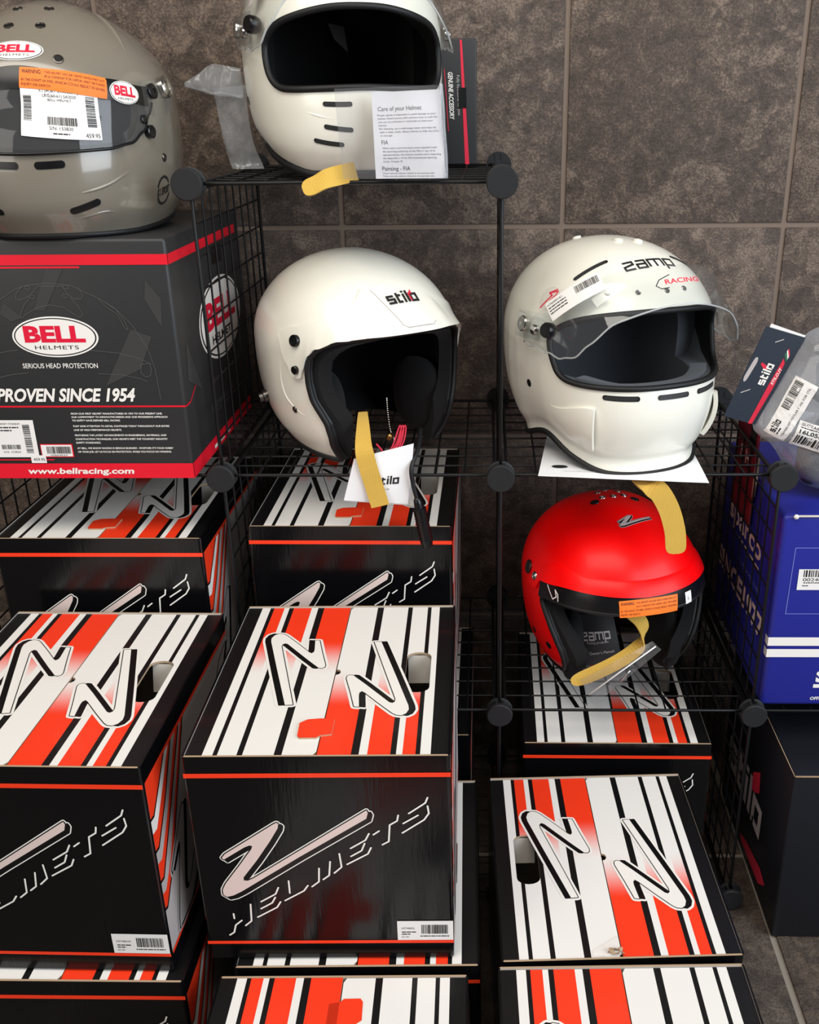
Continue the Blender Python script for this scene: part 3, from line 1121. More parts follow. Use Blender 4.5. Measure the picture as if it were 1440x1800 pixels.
p.rect(hh[0] - 0.02, hh[1] - 0.016, hh[0] + 0.028, hh[1] + 0.008, 'print_black', 2)
p.build('side_print', bb, plane_map((bx1 - cx, by0 - cy, 0), (0, 1, 0), (0, 0, 1)))

# ------------------------------------------------------------------ blue carton and black carton at right
ux0, ux1, uy0, uy1, uz0, uz1 = 0.7505, 1.045, 0.0162, 0.33, 0.3785, 0.681
blue = thing('sports_box', 'royal blue box with two white stripes on the lower right shelf', 'box', ((ux0 + ux1) / 2, (uy0 + uy1) / 2, uz0))
cx, cy = (ux0 + ux1) / 2, (uy0 + uy1) / 2
ub = rounded_box('body', (ux0 - cx, uy0 - cy, 0), (ux1 - cx, uy1 - cy, uz1 - uz0), 0.007, 'blue_box', blue)
UM = ['print_white', 'blue_line', 'label_white', 'ink', 'blue_box', 'print_pinkwhite']
hu = homography([(1334.1, 1243), (1576.7, 1243.7), (1641.8, 906.4), (1376.9, 906.5)], [(0, 0), (0.2005, 0), (0.2005, 0.305), (0, 0.305)])
def up_(x, y):
    return hu(1230 + x / 4.2857, 840 + y / 4.2857)
p = Print(UM)
for y0_, y1_ in ((1275, 1212), (1360, 1300)):
    a = up_(480, y0_)[1]
    b = up_(480, y1_)[1]
    p.rect(-0.0, a, 0.29, b, 'print_white', 1)
a, b = up_(640, 1035), up_(705, 540)
p.stroke([(a[0] + 0.24, a[1]), (a[0], a[1]), (a[0] + 0.002, b[1]), (a[0] + 0.24, b[1])], 0.0009, 'blue_line', 1)
a, b = up_(722, 855), up_(735, 700)
p.rect(a[0], a[1], a[0] + 0.085, b[1], 'label_white', 2)
p.bars(a[0] + 0.007, a[1] + 0.020, 0.066, 0.0105, 'ink', 3, 21)
p.text('002403K1', a[0] + 0.007, a[1] + 0.0135, 0.0052, 'ink', 3, w=0.042)
p.lines(a[0] + 0.008, a[1] + 0.0105, 0.05, 1, 0.003, 0.0013, 'ink', 3, 4)
p.lines(a[0] + 0.007, a[1] + 0.006, 0.008, 1, 0.003, 0.0013, 'ink', 3, 5, 1.0)
p.text('XS-S', a[0] + 0.032, a[1] + 0.003, 0.004, 'ink', 3)
a = up_(845, 1590)
p.rect(a[0], a[1], a[0] + 0.09, a[1] + 0.006, 'print_white', 2)
p.text('S', a[0] + 0.002, a[1] + 0.010, 0.019, 'print_white', 2, w=0.022, bold=0.05)
p.text('OFFICIAL', up_(822, 1680)[0], up_(822, 1680)[1], 0.0052, 'print_white', 2, bold=0.03, shear=0.15)
p.build('front_print', ub, plane_map((ux0 - cx, uy0 - cy, 0), (1, 0, 0), (0, 0, 1)))
# side: u runs from the front edge to the back
hus = homography([(1334.1, 1243), (1254.3, 1066.7), (1283.6, 777.6), (1376.9, 906.5)], [(0, 0), (0.304, 0), (0.304, 0.305), (0, 0.305)])
def us_(x, y):
    return hus(1230 + x / 4.2857, 840 + y / 4.2857)
p = Print(UM)
def side_text(s, px0, px1, hgt, m, bold):
    """reads from the back edge to the front edge"""
    a, b = us_(*px0), us_(*px1)
    L = math.hypot(b[0] - a[0], b[1] - a[1])
    return a, b, L
# mapping frame: x from back to front
SDU = uy1 - uy0
def F(q):
    return (SDU - q[0], q[1])
a, b = F(us_(225, 300)), F(us_(450, 665))
p.text('sparco', a[0], (a[1] + b[1]) / 2 + 0.004, 0.034, 'print_pinkwhite', 2, w=b[0] - a[0], bold=0.02)
a, b = F(us_(300, 440)), F(us_(450, 745))
for k in range(4):
    t0 = k / 4 + 0.01
    t1 = t0 + 0.17
    xx0, xx1 = a[0] + (b[0] - a[0]) * t0, a[0] + (b[0] - a[0]) * t1
    yy = a[1] + (b[1] - a[1]) * 0.5 - 0.004
    p.rect(xx0, yy, xx1, yy + 0.006, 'print_pinkwhite', 2)
p.build('side_logo', ub, plane_map((ux0 - cx, uy1 - cy, 0), (0, -1, 0), (0, 0, 1)))
p = Print(UM)
a, b = F(us_(290, 600)), F(us_(440, 910))
p.text('YOUR PROTECTION', a[0], (a[1] + b[1]) / 2, 0.006, 'blue_line', 2, w=b[0] - a[0])
p.build('side_slogan', ub, plane_map((ux0 - cx, uy1 - cy, 0), (0, -1, 0), (0, 0, 1)))
p = Print(UM)
a, b = F(us_(150, 480)), F(us_(455, 1260))
p.text('SINCE1977', a[0], b[1] + 0.004, 0.034, 'print_pinkwhite', 2, w=b[0] - a[0], bold=0.035)
for y0_, y1_ in ((1275, 1212), (1360, 1300)):
    ya, yb = up_(480, y0_)[1], up_(480, y1_)[1]
    p.rect(SDU - 0.012, ya, SDU, yb, 'print_white', 1)
p.build('side_print', ub, plane_map((ux0 - cx, uy1 - cy, 0), (0, -1, 0), (0, 0, 1)))
mb = MB()
q = Vector((ux0 - cx + 0.016, uy0 - cy - 0.001, uz1 - uz0 - 0.0005))
mb.tube([q, q + Vector((0.27, 0, 0))], 0.0016, 6)
mb.lathe([(0.0, 0), (0.0034, 0.0), (0.0034, 0.002), (0.0, 0.002)], q - Vector((0, 0.001, 0)), (0, -1, 0), 14)
mb.build('lid_edge', 'print_white', ub, True)

sx0, sx1, sy0, sy1, sz1 = 0.791, 1.09, -0.051, 0.29, 0.305
sb = thing('helmet_box', 'plain black box with a white and red sideways logo on the floor at right', 'box', ((sx0 + sx1) / 2, (sy0 + sy1) / 2, 0.0))
cx, cy = (sx0 + sx1) / 2, (sy0 + sy1) / 2
sbb = rounded_box('body', (sx0 - cx, sy0 - cy, 0), (sx1 - cx, sy1 - cy, sz1), 0.003, 'stilo_box', sb)
hst = homography([(1355.7, 1647.1), (1270.2, 1397.1), (1298.7, 1149.3), (1397.8, 1364.9)], [(0, 0), (0.331, 0), (0.331, 0.305), (0, 0.305)])
def st_(x, y):
    u, v = hst(1180 + x / 3, 1200 + y / 3)
    return ((sy1 - sy0) - u, v)
p = Print(['print_grey', 'card_red', 'stilo_box'])
a, b = st_(300, 430), st_(480, 700)
yb = st_(400, 600)[1]
p.text('Stilo', a[0], yb - 0.012, 0.062, 'print_grey', 2, w=b[0] - a[0], bold=0.04)
p.poly([st_(436, 470), st_(474, 475), st_(468, 585), st_(446, 580), st_(428, 560)], 'card_red', 3)
p.build('side_logo', sbb, plane_map((sx0 - cx, sy1 - cy, 0), (0, -1, 0), (0, 0, 1)))
p = Print(['card_red'])
p.poly([st_(365, 790), st_(395, 830), st_(470, 980), st_(495, 1072), st_(460, 1060), st_(430, 985), st_(370, 830)], 'card_red', 2)
p.build('side_stripe', sbb, plane_map((sx0 - cx, sy1 - cy, 0), (0, -1, 0), (0, 0, 1)))
p = Print(['print_grey'])
p.text('HELMETS', 0, 0, 0.028, 'print_grey', 1, w=0.155, bold=0.0)
p.build('top_print', sbb, plane_map((0.868 - cx, 0.165 - cy, sz1), (0.40, -0.92, 0), (0.92, 0.40, 0)))
mb = MB()
mb.tube([(sx0 - cx + 0.001, sy0 - cy, sz1 - 0.0005), (sx1 - cx, sy0 - cy, sz1 - 0.0005)], 0.0014, 6)
mb.tube([(sx0 - cx, sy0 - cy, sz1 - 0.0005), (sx0 - cx, sy1 - cy, sz1 - 0.0005)], 0.0005, 6)
mb.build('lid_edge', 'kraft', sbb, True)

# ------------------------------------------------------------------ helmets
def hermite(keys, z):
    zs = [k[0] for k in keys]
    n = len(keys)
    if z <= zs[0]:
        return keys[0][1:]
    if z >= zs[-1]:
        return keys[-1][1:]
    i = max(j for j in range(n - 1) if zs[j] <= z)
    h = zs[i + 1] - zs[i]
    t = (z - zs[i]) / h
    out = []
    for c in range(1, len(keys[0])):
        def sl(j):
            if j == 0:
                return (keys[1][c] - keys[0][c]) / (zs[1] - zs[0])
            if j == n - 1:
                return 0.0
            return (keys[j + 1][c] - keys[j - 1][c]) / (zs[j + 1] - zs[j - 1])
        a, b = keys[i][c], keys[i + 1][c]
        out.append((2 * t ** 3 - 3 * t ** 2 + 1) * a + (t ** 3 - 2 * t ** 2 + t) * h * sl(i) + (-2 * t ** 3 + 3 * t ** 2) * b + (t ** 3 - t ** 2) * h * sl(i + 1))
    return out

class Shell:
    """helmet shell: lofted rings, y forward, z up; rays from the middle give points on it"""
    def __init__(s, keys, H, m, rim, n=2.3, zc=0.13, bulge=None):
        s.keys, s.H, s.m, s.rim, s.n, s.zc, s.bulge = keys, H, m, rim, n, zc, bulge
        v, f = s.rings(0.0, 44, 40, 144)
        s.bvh = BVHTree.FromPolygons(v, f)
    def rings(s, th, NL, ND, NS, cap=True):
        zE, z0 = s.keys[-1][0], s.keys[0][0]
        rows = []
        for i in range(NL):
            z = z0 + (zE - z0) * i / NL
            rows.append((z, hermite(s.keys, z), 1.0))
        for i in range(ND):
            tau = PI / 2 * i / ND
            c = max(math.cos(tau), 0) ** (2 / s.m)
            rows.append((zE + (s.H - th - zE) * math.sin(tau) ** (2 / s.m), s.keys[-1][1:], c))
        v = []
        for z, (yf, yb, hx), c in rows:
            for k in range(NS):
                a = 2 * PI * k / NS
                x, y = math.sin(a), math.cos(a)
                q = (abs(x) ** s.n + abs(y) ** s.n) ** (-1 / s.n)
                X = (hx - th) * c * q * x
                Y = ((yf - th) if y > 0 else (yb - th)) * c * q * y
                Z = z
                if z < zE:
                    Z = z + s.rim(Y) * (1 - (z - z0) / (zE - z0)) ** 1.5
                p = Vector((X, Y, Z))
                if s.bulge:
                    p = s.bulge(p, a, th)
                v.append(p)
        R = len(rows)
        f = []
        for i in range(R - 1):
            for k in range(NS):
                f.append((i * NS + k, i * NS + (k + 1) % NS, (i + 1) * NS + (k + 1) % NS, (i + 1) * NS + k))
        v.append(Vector((0, 0, s.H - th)))
        t = len(v) - 1
        for k in range(NS):
            f.append(((R - 1) * NS + k, (R - 1) * NS + (k + 1) % NS, t))
        f = [q[::-1] for q in f]
        return v, f
    def thick(s, out, th, NL=44, ND=30, NS=144):
        """closed mesh between offsets out and th; faces: 0 outside, 1 inside, 3 bottom rim"""
        v1, f1 = s.rings(out, NL, ND, NS)
        v2, f2 = s.rings(th, NL, ND, NS)
        n = len(v1)
        v = v1 + v2
        f = list(f1) + [tuple(i + n for i in q[::-1]) for q in f2]
        m = [0] * len(f1) + [1] * len(f2)
        for k in range(NS):
            j = (k + 1) % NS
            f.append((k, j, n + j, n + k))
            m.append(3)
        return v, f, m
    def at(s, a, e, off=0.0):
        """a: azimuth from the front in degrees (+ = local +x), e: elevation seen from the middle"""
        a, e = math.radians(a), math.radians(e)
        d = Vector((math.sin(a) * math.cos(e), math.cos(a) * math.cos(e), math.sin(e)))
        c = Vector((0, 0, s.zc))
        h = s.bvh.ray_cast(c, d)
        if h[0] is None:
            t = (0.0 - s.zc) / d.z if d.z < 0 else 0.2
            return c + d * min(abs(t), 0.22), d
        nrm = h[1]
        if nrm.dot(d) < 0:
            nrm = -nrm
        return h[0] + nrm * off, nrm
    def mapper(s, a0, e0, R=None, rot=0.0, mirror=False):
        """2-D print (metres) centred at (a0, e0) onto the shell"""
        p0, n0 = s.at(a0, e0)
        R = R or (p0 - Vector((0, 0, s.zc))).length
        ce = math.cos(math.radians(e0))
        cr, sr = math.cos(rot), math.sin(rot)
        sg = 1 if mirror else -1          # seen from outside, +x of the print goes towards -a
        def fn(x, y, h):
            X, Y = x * cr - y * sr, x * sr + y * cr
            # tangent-plane (gnomonic) placement avoids distortion
            c = Vector((0, 0, s.zc))
            d0 = (p0 - c).normalized()
            a = math.radians(a0)
            tx = Vector((math.cos(a), -math.sin(a), 0)) * sg
            ty = d0.cross(tx) * (1 if d0.cross(tx).z > 0 else -1)
            d = (d0 * R + tx * X + ty * Y).normalized()
            hit = s.bvh.ray_cast(c, d)
            if hit[0] is None:
                return p0
            nn = hit[1]
            if nn.dot(d) < 0:
                nn = -nn
            return hit[0] + nn * h
        return fn

def apply_boolean(name, shell_geo, cutters):
    """cut the closed shell mesh with prism cutters; returns verts, faces, material indices"""
    v, f, m = shell_geo
    def tmp(nm, v, f, m, nmat):
        me = bpy.data.meshes.new(nm)
        me.from_pydata([tuple(q) for q in v], [], f)
        for i in range(nmat):
            me.materials.append(MATS[['helmet_white', 'liner', 'rubber', 'plastic_black'][i]])
        me.polygons.foreach_set('material_index', m)
        me.update()
        o = bpy.data.objects.new(nm, me)
        COL.objects.link(o)
        return o
    o = tmp('tmp_shell', v, f, m, 4)
    junk = [o]
    for cv, cf in cutters:
        c = tmp('tmp_cut', cv, cf, [2] * len(cf), 4)
        bm = bmesh.new()
        bm.from_mesh(c.data)
        bmesh.ops.recalc_face_normals(bm, faces=list(bm.faces))
        bm.to_mesh(c.data)
        bm.free()
        junk.append(c)
        md = o.modifiers.new('b', 'BOOLEAN')
        md.operation = 'DIFFERENCE'
        md.solver = 'EXACT'
        md.object = c
        md.material_mode = 'INDEX'
    dg = bpy.context.evaluated_depsgraph_get()
    me = bpy.data.meshes.new_from_object(o.evaluated_get(dg))
    V = [p.co.copy() for p in me.vertices]
    Fc = [tuple(p.vertices) for p in me.polygons]
    M = [p.material_index for p in me.polygons]
    bpy.data.meshes.remove(me)
    for j in junk:
        d = j.data
        bpy.data.objects.remove(j)
        bpy.data.meshes.remove(d)
    return V, Fc, M

def prism_x(outline, x0=-0.3, x1=0.3):
    """outline in (y, z), extruded along x"""
    n = len(outline)
    v = [(x0, p[0], p[1]) for p in outline] + [(x1, p[0], p[1]) for p in outline]
    f = [tuple(range(n)), tuple(range(2 * n - 1, n - 1, -1))] + [(i, (i + 1) % n, n + (i + 1) % n, n + i) for i in range(n)]
    return v, f

def prism_y(outline, y0=0.0, y1=0.4):
    """outline in (x, z), extruded along y"""
    n = len(outline)
    v = [(p[0], y0, p[1]) for p in outline] + [(p[0], y1, p[1]) for p in outline]
    f = [tuple(range(n)), tuple(range(2 * n - 1, n - 1, -1))] + [(i, (i + 1) % n, n + (i + 1) % n, n + i) for i in range(n)]
    return v, f

def smooth_closed(pts, n=6):
    """closed Catmull-Rom through 2-D points"""
    out = []
    N = len(pts)
    for i in range(N):
        p0, p1, p2, p3 = [Vector(pts[(i + k) % N]) for k in (-1, 0, 1, 2)]
        for k in range(n):
            t = k / n
            out.append(tuple(0.5 * ((2 * p1) + (p2 - p0) * t + (2 * p0 - 5 * p1 + 4 * p2 - p3) * t * t + (3 * p1 - p0 - 3 * p2 + p3) * t ** 3)))
    return out

def smooth_open(pts, n=6):
    out = []
    N = len(pts)
    for i in range(N - 1):
        p0, p1, p2, p3 = [Vector(pts[min(max(i + k, 0), N - 1)]) for k in (-1, 0, 1, 2)]
        for k in range(n):
            t = k / n
            out.append(0.5 * ((2 * p1) + (p2 - p0) * t + (2 * p0 - 5 * p1 + 4 * p2 - p3) * t * t + (3 * p1 - p0 - 3 * p2 + p3) * t ** 3))
    out.append(Vector(pts[-1]))
    return out

def edge_loops(V, Fc, M, inside=(0,), against=(2, 3)):
    """closed chains of edges between faces of two material sets"""
    em = {}
    for q, m in zip(Fc, M):
        for i in range(len(q)):
            k = tuple(sorted((q[i], q[(i + 1) % len(q)])))
            em.setdefault(k, []).append(m)
    adj = {}
    for (a, b), ms in em.items():
        if len(ms) == 2 and ((ms[0] in inside and ms[1] in against) or (ms[1] in inside and ms[0] in against)):
            adj.setdefault(a, []).append(b)
            adj.setdefault(b, []).append(a)
    loops, seen = [], set()
    for s in list(adj):
        if s in seen:
            continue
        chain = [s]
        seen.add(s)
        while True:
            nx = [b for b in adj[chain[-1]] if b not in seen]
            if not nx:
                break
            chain.append(nx[0])
            seen.add(nx[0])
        loops.append([V[i].copy() for i in chain])
    return [l for l in loops if len(l) > 12]

def resample(loop, n, smooth=2):
    L = [0.0]
    N = len(loop)
    for i in range(N):
        L.append(L[-1] + (loop[(i + 1) % N] - loop[i]).length)
    T_ = L[-1]
    out = []
    j = 0
    for k in range(n):
        t = T_ * k / n
        while L[j + 1] < t:
            j += 1
        q = (t - L[j]) / max(L[j + 1] - L[j], 1e-9)
        out.append(loop[j].lerp(loop[(j + 1) % N], q))
    for _ in range(smooth):
        out = [(out[i - 1] + out[i] * 2 + out[(i + 1) % n]) / 4 for i in range(n)]
    return out

def rim_tube(name, loop, r, m, parent, n=220, push=None):
    mb = MB()
    pts = resample(loop, n)
    mb.tube(pts, r, 8, closed=True)
    return mb.build(name, m, parent, True)

def shell_object(name, V, Fc, M, mats, parent):
    return mk(name, V, Fc, mats, parent, M, True, 38)

def patch(sh, arange, elo, ehi, off, thick, na=60, ne=14, xf=None):
    """curved plate floating over the shell: azimuth range, elevation limits as functions"""
    a0, a1 = arange
    outer, inner = [], []
    for i in range(na + 1):
        a = a0 + (a1 - a0) * i / na
        lo, hi = elo(a), ehi(a)
        ro, ri = [], []
        for j in range(ne + 1):
            t = j / ne
            e = lo + (hi - lo) * t
            o = off(a, t) if callable(off) else off
            p, n = sh.at(a, e, 0.0)
            ro.append(p + n * o)
            th = thick(a, t) if callable(thick) else thick
            ri.append(p + n * (o - th))
        outer.append(ro)
        inner.append(ri)
    v = [p for r in outer for p in r] + [p for r in inner for p in r]
    W = ne + 1
    n = (na + 1) * W
    f = []
    for i in range(na):
        for j in range(ne):
            a, b, c, d = i * W + j, (i + 1) * W + j, (i + 1) * W + j + 1, i * W + j + 1
            f.append((d, c, b, a))
            f.append((n + a, n + b, n + c, n + d))
    for i in range(na):
        a, b = i * W, (i + 1) * W
        f.append((a, b, n + b, n + a))
        a, b = i * W + ne, (i + 1) * W + ne
        f.append((b, a, n + a, n + b))
    for j in range(ne):
        a, b = j, j + 1
        f.append((b, a, n + a, n + b))
        a, b = na * W + j, na * W + j + 1
        f.append((a, b, n + b, n + a))
    if xf:
        v = [xf @ p for p in v]
    return v, f

def lerp_keys(keys):
    """piecewise smooth function through (x, y) keys"""
    ks = sorted(keys)
    def fn(x):
        if x <= ks[0][0]:
            return ks[0][1]
        if x >= ks[-1][0]:
            return ks[-1][1]
        for (x0, y0), (x1, y1) in zip(ks, ks[1:]):
            if x0 <= x <= x1:
                t = (x - x0) / (x1 - x0)
                t = t * t * (3 - 2 * t)
                return y0 + (y1 - y0) * t
    return fn

def rim_linear(L):
    return lambda y: L * min(1.0, max(0.0, (0.10 - y) / 0.16))

def rim_zamp(y):
    return 0.030 * math.exp(-((y - 0.035) / 0.05) ** 2) + 0.012 * min(1.0, max(0.0, (0.02 - y) / 0.1)) - 0.006 * min(1.0, max(0.0, (y - 0.10) / 0.03))

SH = {
    'stilo': Shell([(0, .1110, .0775, .1004), (.03, .1271, .1130, .1168), (.07, .1378, .1397, .1255), (.11, .1439, .1507, .1288), (.15, .1455, .1530, .1294)], .2667, 1.9486, rim_linear(.0219)),
    'red': Shell([(0, .1085, .0742, .0969), (.03, .1250, .1093, .1138), (.07, .1365, .1370, .1241), (.11, .1432, .1494, .1287), (.15, .1454, .1526, .1302)], .2752, 1.9666, lambda y: 0.026),
    'bell': Shell([(0, .1484, .0850, .1157), (.03, .1698, .1219, .1299), (.07, .1748, .1467, .1350), (.11, .1704, .1551, .1359), (.15, .1593, .1553, .1348)], .2597, 1.70, rim_linear(.011)),
    'white2': Shell([(0, .1351, .0820, .1003), (.03, .1556, .1191, .1140), (.07, .1619, .1460, .1207), (.11, .1590, .1566, .1233), (.15, .1494, .1583, .1235)], .2840, 1.9241, lambda y: 0.030 * min(1.0, max(0.0, (0.115 - y) / 0.10))),
    'zamp': Shell([(0, .1520, .0800, .1090), (.007, .1500, .0850, .1085), (.016, .1485, .0960, .1095), (.034, .1600, .1150, .1180), (.07, .1709, .1416, .1272), (.11, .1692, .1542, .1320), (.15, .1598, .1574, .1335)], .2806, 2.0824, rim_zamp),
}
POSE = {   # x, y, z, turn in degrees
    'stilo': (0.1673, 0.1533, 2 * P + 0.0095, 36.5),
    'red': (0.5397, 0.1444, P + 0.0095, 13.47),
    'bell': (-0.1811, 0.1274, 1.0552, 5.90),
    'white2': (0.1652, 0.1792, 3 * P + 0.0075, 17.11),
    'zamp': (0.5177, 0.1554, 2 * P + 0.0095, 23.0),
}
def helmet_root(key, name, label):
    x, y, z, d = POSE[key]
    return thing(name, label, 'helmet', (x, y, z), PI + math.radians(d), 'racing helmets on display')

def disc(sh, a, e, prof, m, name, parent, sink=0.0, n=24, xf=None, smooth=True):
    p, nr = sh.at(a, e)
    if xf:
        p, nr = xf @ p, xf.to_3x3() @ nr
    mb = MB()
    mb.lathe(prof, p - nr * sink, nr, n)
    return mb.build(name, m, parent, smooth, 40)

SCREW = [(0.0, 0.0022), (0.0020, 0.0022), (0.0024, 0.0012), (0.0030, 0.0012), (0.0034, 0.0020), (0.0046, 0.0022), (0.0056, 0.0014), (0.0060, 0.0)][::-1]
def sprof(k, dome=1.0):
    return [(r * k, h * k * dome) for r, h in SCREW]

def slot(sh, a, e, w, h, rot, parent, name='vent', frame=None, hatch=True):
    """dark slot with a fine grille, following the shell"""
    fn = sh.mapper(a, e, rot=rot)
    p = Print(['plastic_black', 'ink_soft', frame or 'helmet_white'])
    r = h / 2
    def cap(w, h):
        r = h / 2
        return [(w / 2 - r + r * math.cos(t), r * math.sin(t)) for t in [(-PI / 2 + PI * k / 8) for k in range(9)]] + \
               [(-w / 2 + r + r * math.cos(t), r * math.sin(t)) for t in [(PI / 2 + PI * k / 8) for k in range(9)]]
    if frame:
        p.poly(cap(w + 0.004, h + 0.004), frame, 1)
    p.poly(cap(w, h), 'plastic_black', 2)
    if hatch:
        x = -w / 2 + r
        while x < w / 2 - r:
            p.stroke([(x - r * 0.5, -r * 0.7), (x + r * 0.5, r * 0.7)], 0.0004, 'ink_soft', 3)
            x += 0.0018
    return p.build(name, parent, fn, 0.006)

def ribbon(name, pts, widths, side, th, m, parent, round_end=True):
    """strap: centre line pts, per-point side vectors"""
    mb = MB()
    n = len(pts)
    v = []
    for i, p in enumerate(pts):
        p = Vector(p)
        t = (Vector(pts[min(i + 1, n - 1)]) - Vector(pts[max(i - 1, 0)])).normalized()
        s = Vector(side[i] if isinstance(side, list) else side)
        s = (s - t * s.dot(t)).normalized() * (widths[i] if isinstance(widths, list) else widths) / 2
        nr = t.cross(s).normalized() * th / 2
        v += [p - s - nr, p + s - nr, p + s + nr, p - s + nr]
    f = []
    for i in range(n - 1):
        for k in range(4):
            a, b = i * 4 + k, i * 4 + (k + 1) % 4
            f.append((a, b, b + 4, a + 4))
    f += [(3, 2, 1, 0), ((n - 1) * 4, (n - 1) * 4 + 1, (n - 1) * 4 + 2, (n - 1) * 4 + 3)]
    mb.add(v, f)
    return mb.build(name, m, parent)

def cheek_pad(name, c, r, m, parent, rot=0.0, n=2.6):
    """soft rounded block"""
    mb = MB()
    A, B = 20, 14
    v = []
    for i in range(B + 1):
        ph = -PI / 2 + PI * i / B
        for k in range(A):
            th = 2 * PI * k / A
            x, y, z = math.cos(ph) * math.cos(th), math.cos(ph) * math.sin(th), math.sin(ph)
            q = (abs(x) ** n + abs(y) ** n + abs(z) ** n) ** (-1 / n)
            p = Vector((x * q * r[0], y * q * r[1], z * q * r[2]))
            p.rotate(Matrix.Rotation(rot, 3, 'Z'))
            v.append(p + Vector(c))
    f = [(i * A + k, i * A + (k + 1) % A, (i + 1) * A + (k + 1) % A, (i + 1) * A + k) for i in range(B) for k in range(A)]
    mb.add(v, f)
    return mb.build(name, m, parent, True)

def mirror_outline(half):
    """half outline in (x>=0, z), from top middle to bottom middle; returns the closed outline"""
    return half + [(-x, z) for x, z in half[::-1] if x > 1e-6]

def full_face(key, root, body_mat, half, liner_m='liner', gasket=0.0042, rim_r=0.0042, inset=0.004):
    sh = SH[key]
    outline = smooth_closed(mirror_outline(half), 4)
    V, Fc, M = apply_boolean('x', sh.thick(0.0, 0.006), [prism_y(outline, 0.035, 0.4)])
    s = shell_object('shell', V, Fc, M, [body_mat, 'liner', 'rubber', 'rubber'], root)
    ports = edge_loops(V, Fc, M, (0,), (2,))
    rims = edge_loops(V, Fc, M, (0,), (3,))
    for l in ports:
        rim_tube('eyeport_gasket', l, gasket, 'rubber', root)
    for l in rims:
        rim_tube('bottom_trim', l, rim_r, 'rubber', root)
    big = [(x * 1.02, sum(z for _, z in outline) / len(outline) + (z - sum(z for _, z in outline) / len(outline)) * 1.05) for x, z in outline]
    V, Fc, M = apply_boolean('x', sh.thick(0.0065, 0.034, 26, 20, 96), [prism_y(big, 0.03, 0.4)])
    mk('liner', V, Fc, [liner_m, liner_m, liner_m, liner_m], root, M, True, 40)
    return sh, s

FRONT_GAP = ([(-.064, .0, -.1), (.064, .0, -.1), (.064, .3, -.1), (-.064, .3, -.1), (-.064, .0, .14), (.064, .0, .14), (.064, .3, .14), (-.064, .3, .14)], [(0, 3, 2, 1), (4, 5, 6, 7), (0, 1, 5, 4), (1, 2, 6, 5), (2, 3, 7, 6), (3, 0, 4, 7)])
# ---- white open-face helmet with a moulded peak
r3 = helmet_root('stilo', 'open_face_helmet', 'white open-face helmet with moulded peak, black and red logo on the forehead')
sh = SH['stilo']
OUT3 = [(.30, .177), (.145, .177), (.132, .1755), (.114, .1715), (.098, .164), (.088, .155), (.081, .145), (.0785, .130), (.0785, .113), (.081, .092), (.088, .075), (.0925, .060), (.0915, .040), (.084, .012), (.076, -.05), (.30, -.05)]
V, Fc, M = apply_boolean('x', sh.thick(0.0, 0.006), [prism_x(OUT3)])
shell_object('shell', V, Fc, M, ['helmet_white', 'liner', 'rubber', 'rubber'], r3)
for l in edge_loops(V, Fc, M, (0,), (2, 3)):
    rim_tube('edge_trim', l, 0.0042, 'rubber', r3, 320)
OUT3L = [(y + (0.007 if y < .2 else 0), z - (0.004 if z > 0.1 else 0)) for y, z in OUT3]
V, Fc, M = apply_boolean('x', sh.thick(0.0065, 0.022, 26, 20, 96), [prism_x(OUT3L), FRONT_GAP])
mk('liner', V, Fc, ['liner'] * 4, r3, M, True, 40)
for sx in (-1, 1):
    cheek_pad('cheek_pad', (sx * 0.070, 0.048, 0.064), (0.018, 0.042, 0.052), 'liner', r3, -sx * 0.25)
def _off3(a, t):
    fr = math.cos(math.radians(min(abs(a), 88)))
    return 0.0022 + 0.015 * (max(0.0, 1 - t / 0.75) ** 1.6) * fr ** 2.2
elo3 = lerp_keys([(-78, 17), (-70, 3), (-65, -4), (-60, -4), (-57, 2), (-54, 8.5), (-48, 12.5), (-36, 16), (-20, 17), (0, 17.3), (20, 17), (36, 16), (48, 12.5), (54, 8.5), (57, 2), (60, -4), (65, -4), (70, 3), (78, 17)])
ehi3 = lerp_keys([(-78, 20), (-65, 23), (-51, 26), (-38, 30), (-30, 33.5), (-22, 43), (0, 47), (22, 43), (30, 33.5), (38, 30), (51, 26), (65, 23), (78, 20)])
v, f = patch(sh, (-78, 78), elo3, ehi3, _off3, lambda a, t: _off3(a, t) + 0.001, 110, 18)
mk('peak', v, f, 'helmet_white', r3, None, True, 30)
def peak_map(a0, e0):
    base = sh.mapper(a0, e0)
    c = Vector((0, 0, sh.zc))
    def fn(x, y, h):
        p = base(x, y, 0)
        q = p - c
        a = math.degrees(math.atan2(q.x, q.y))
        e = math.degrees(math.asin(q.z / q.length))
        lo, hi = elo3(a), ehi3(a)
        t = min(max((e - lo) / (hi - lo), 0.0), 1.0)
        return base(x, y, _off3(a, t) + h)
    return fn
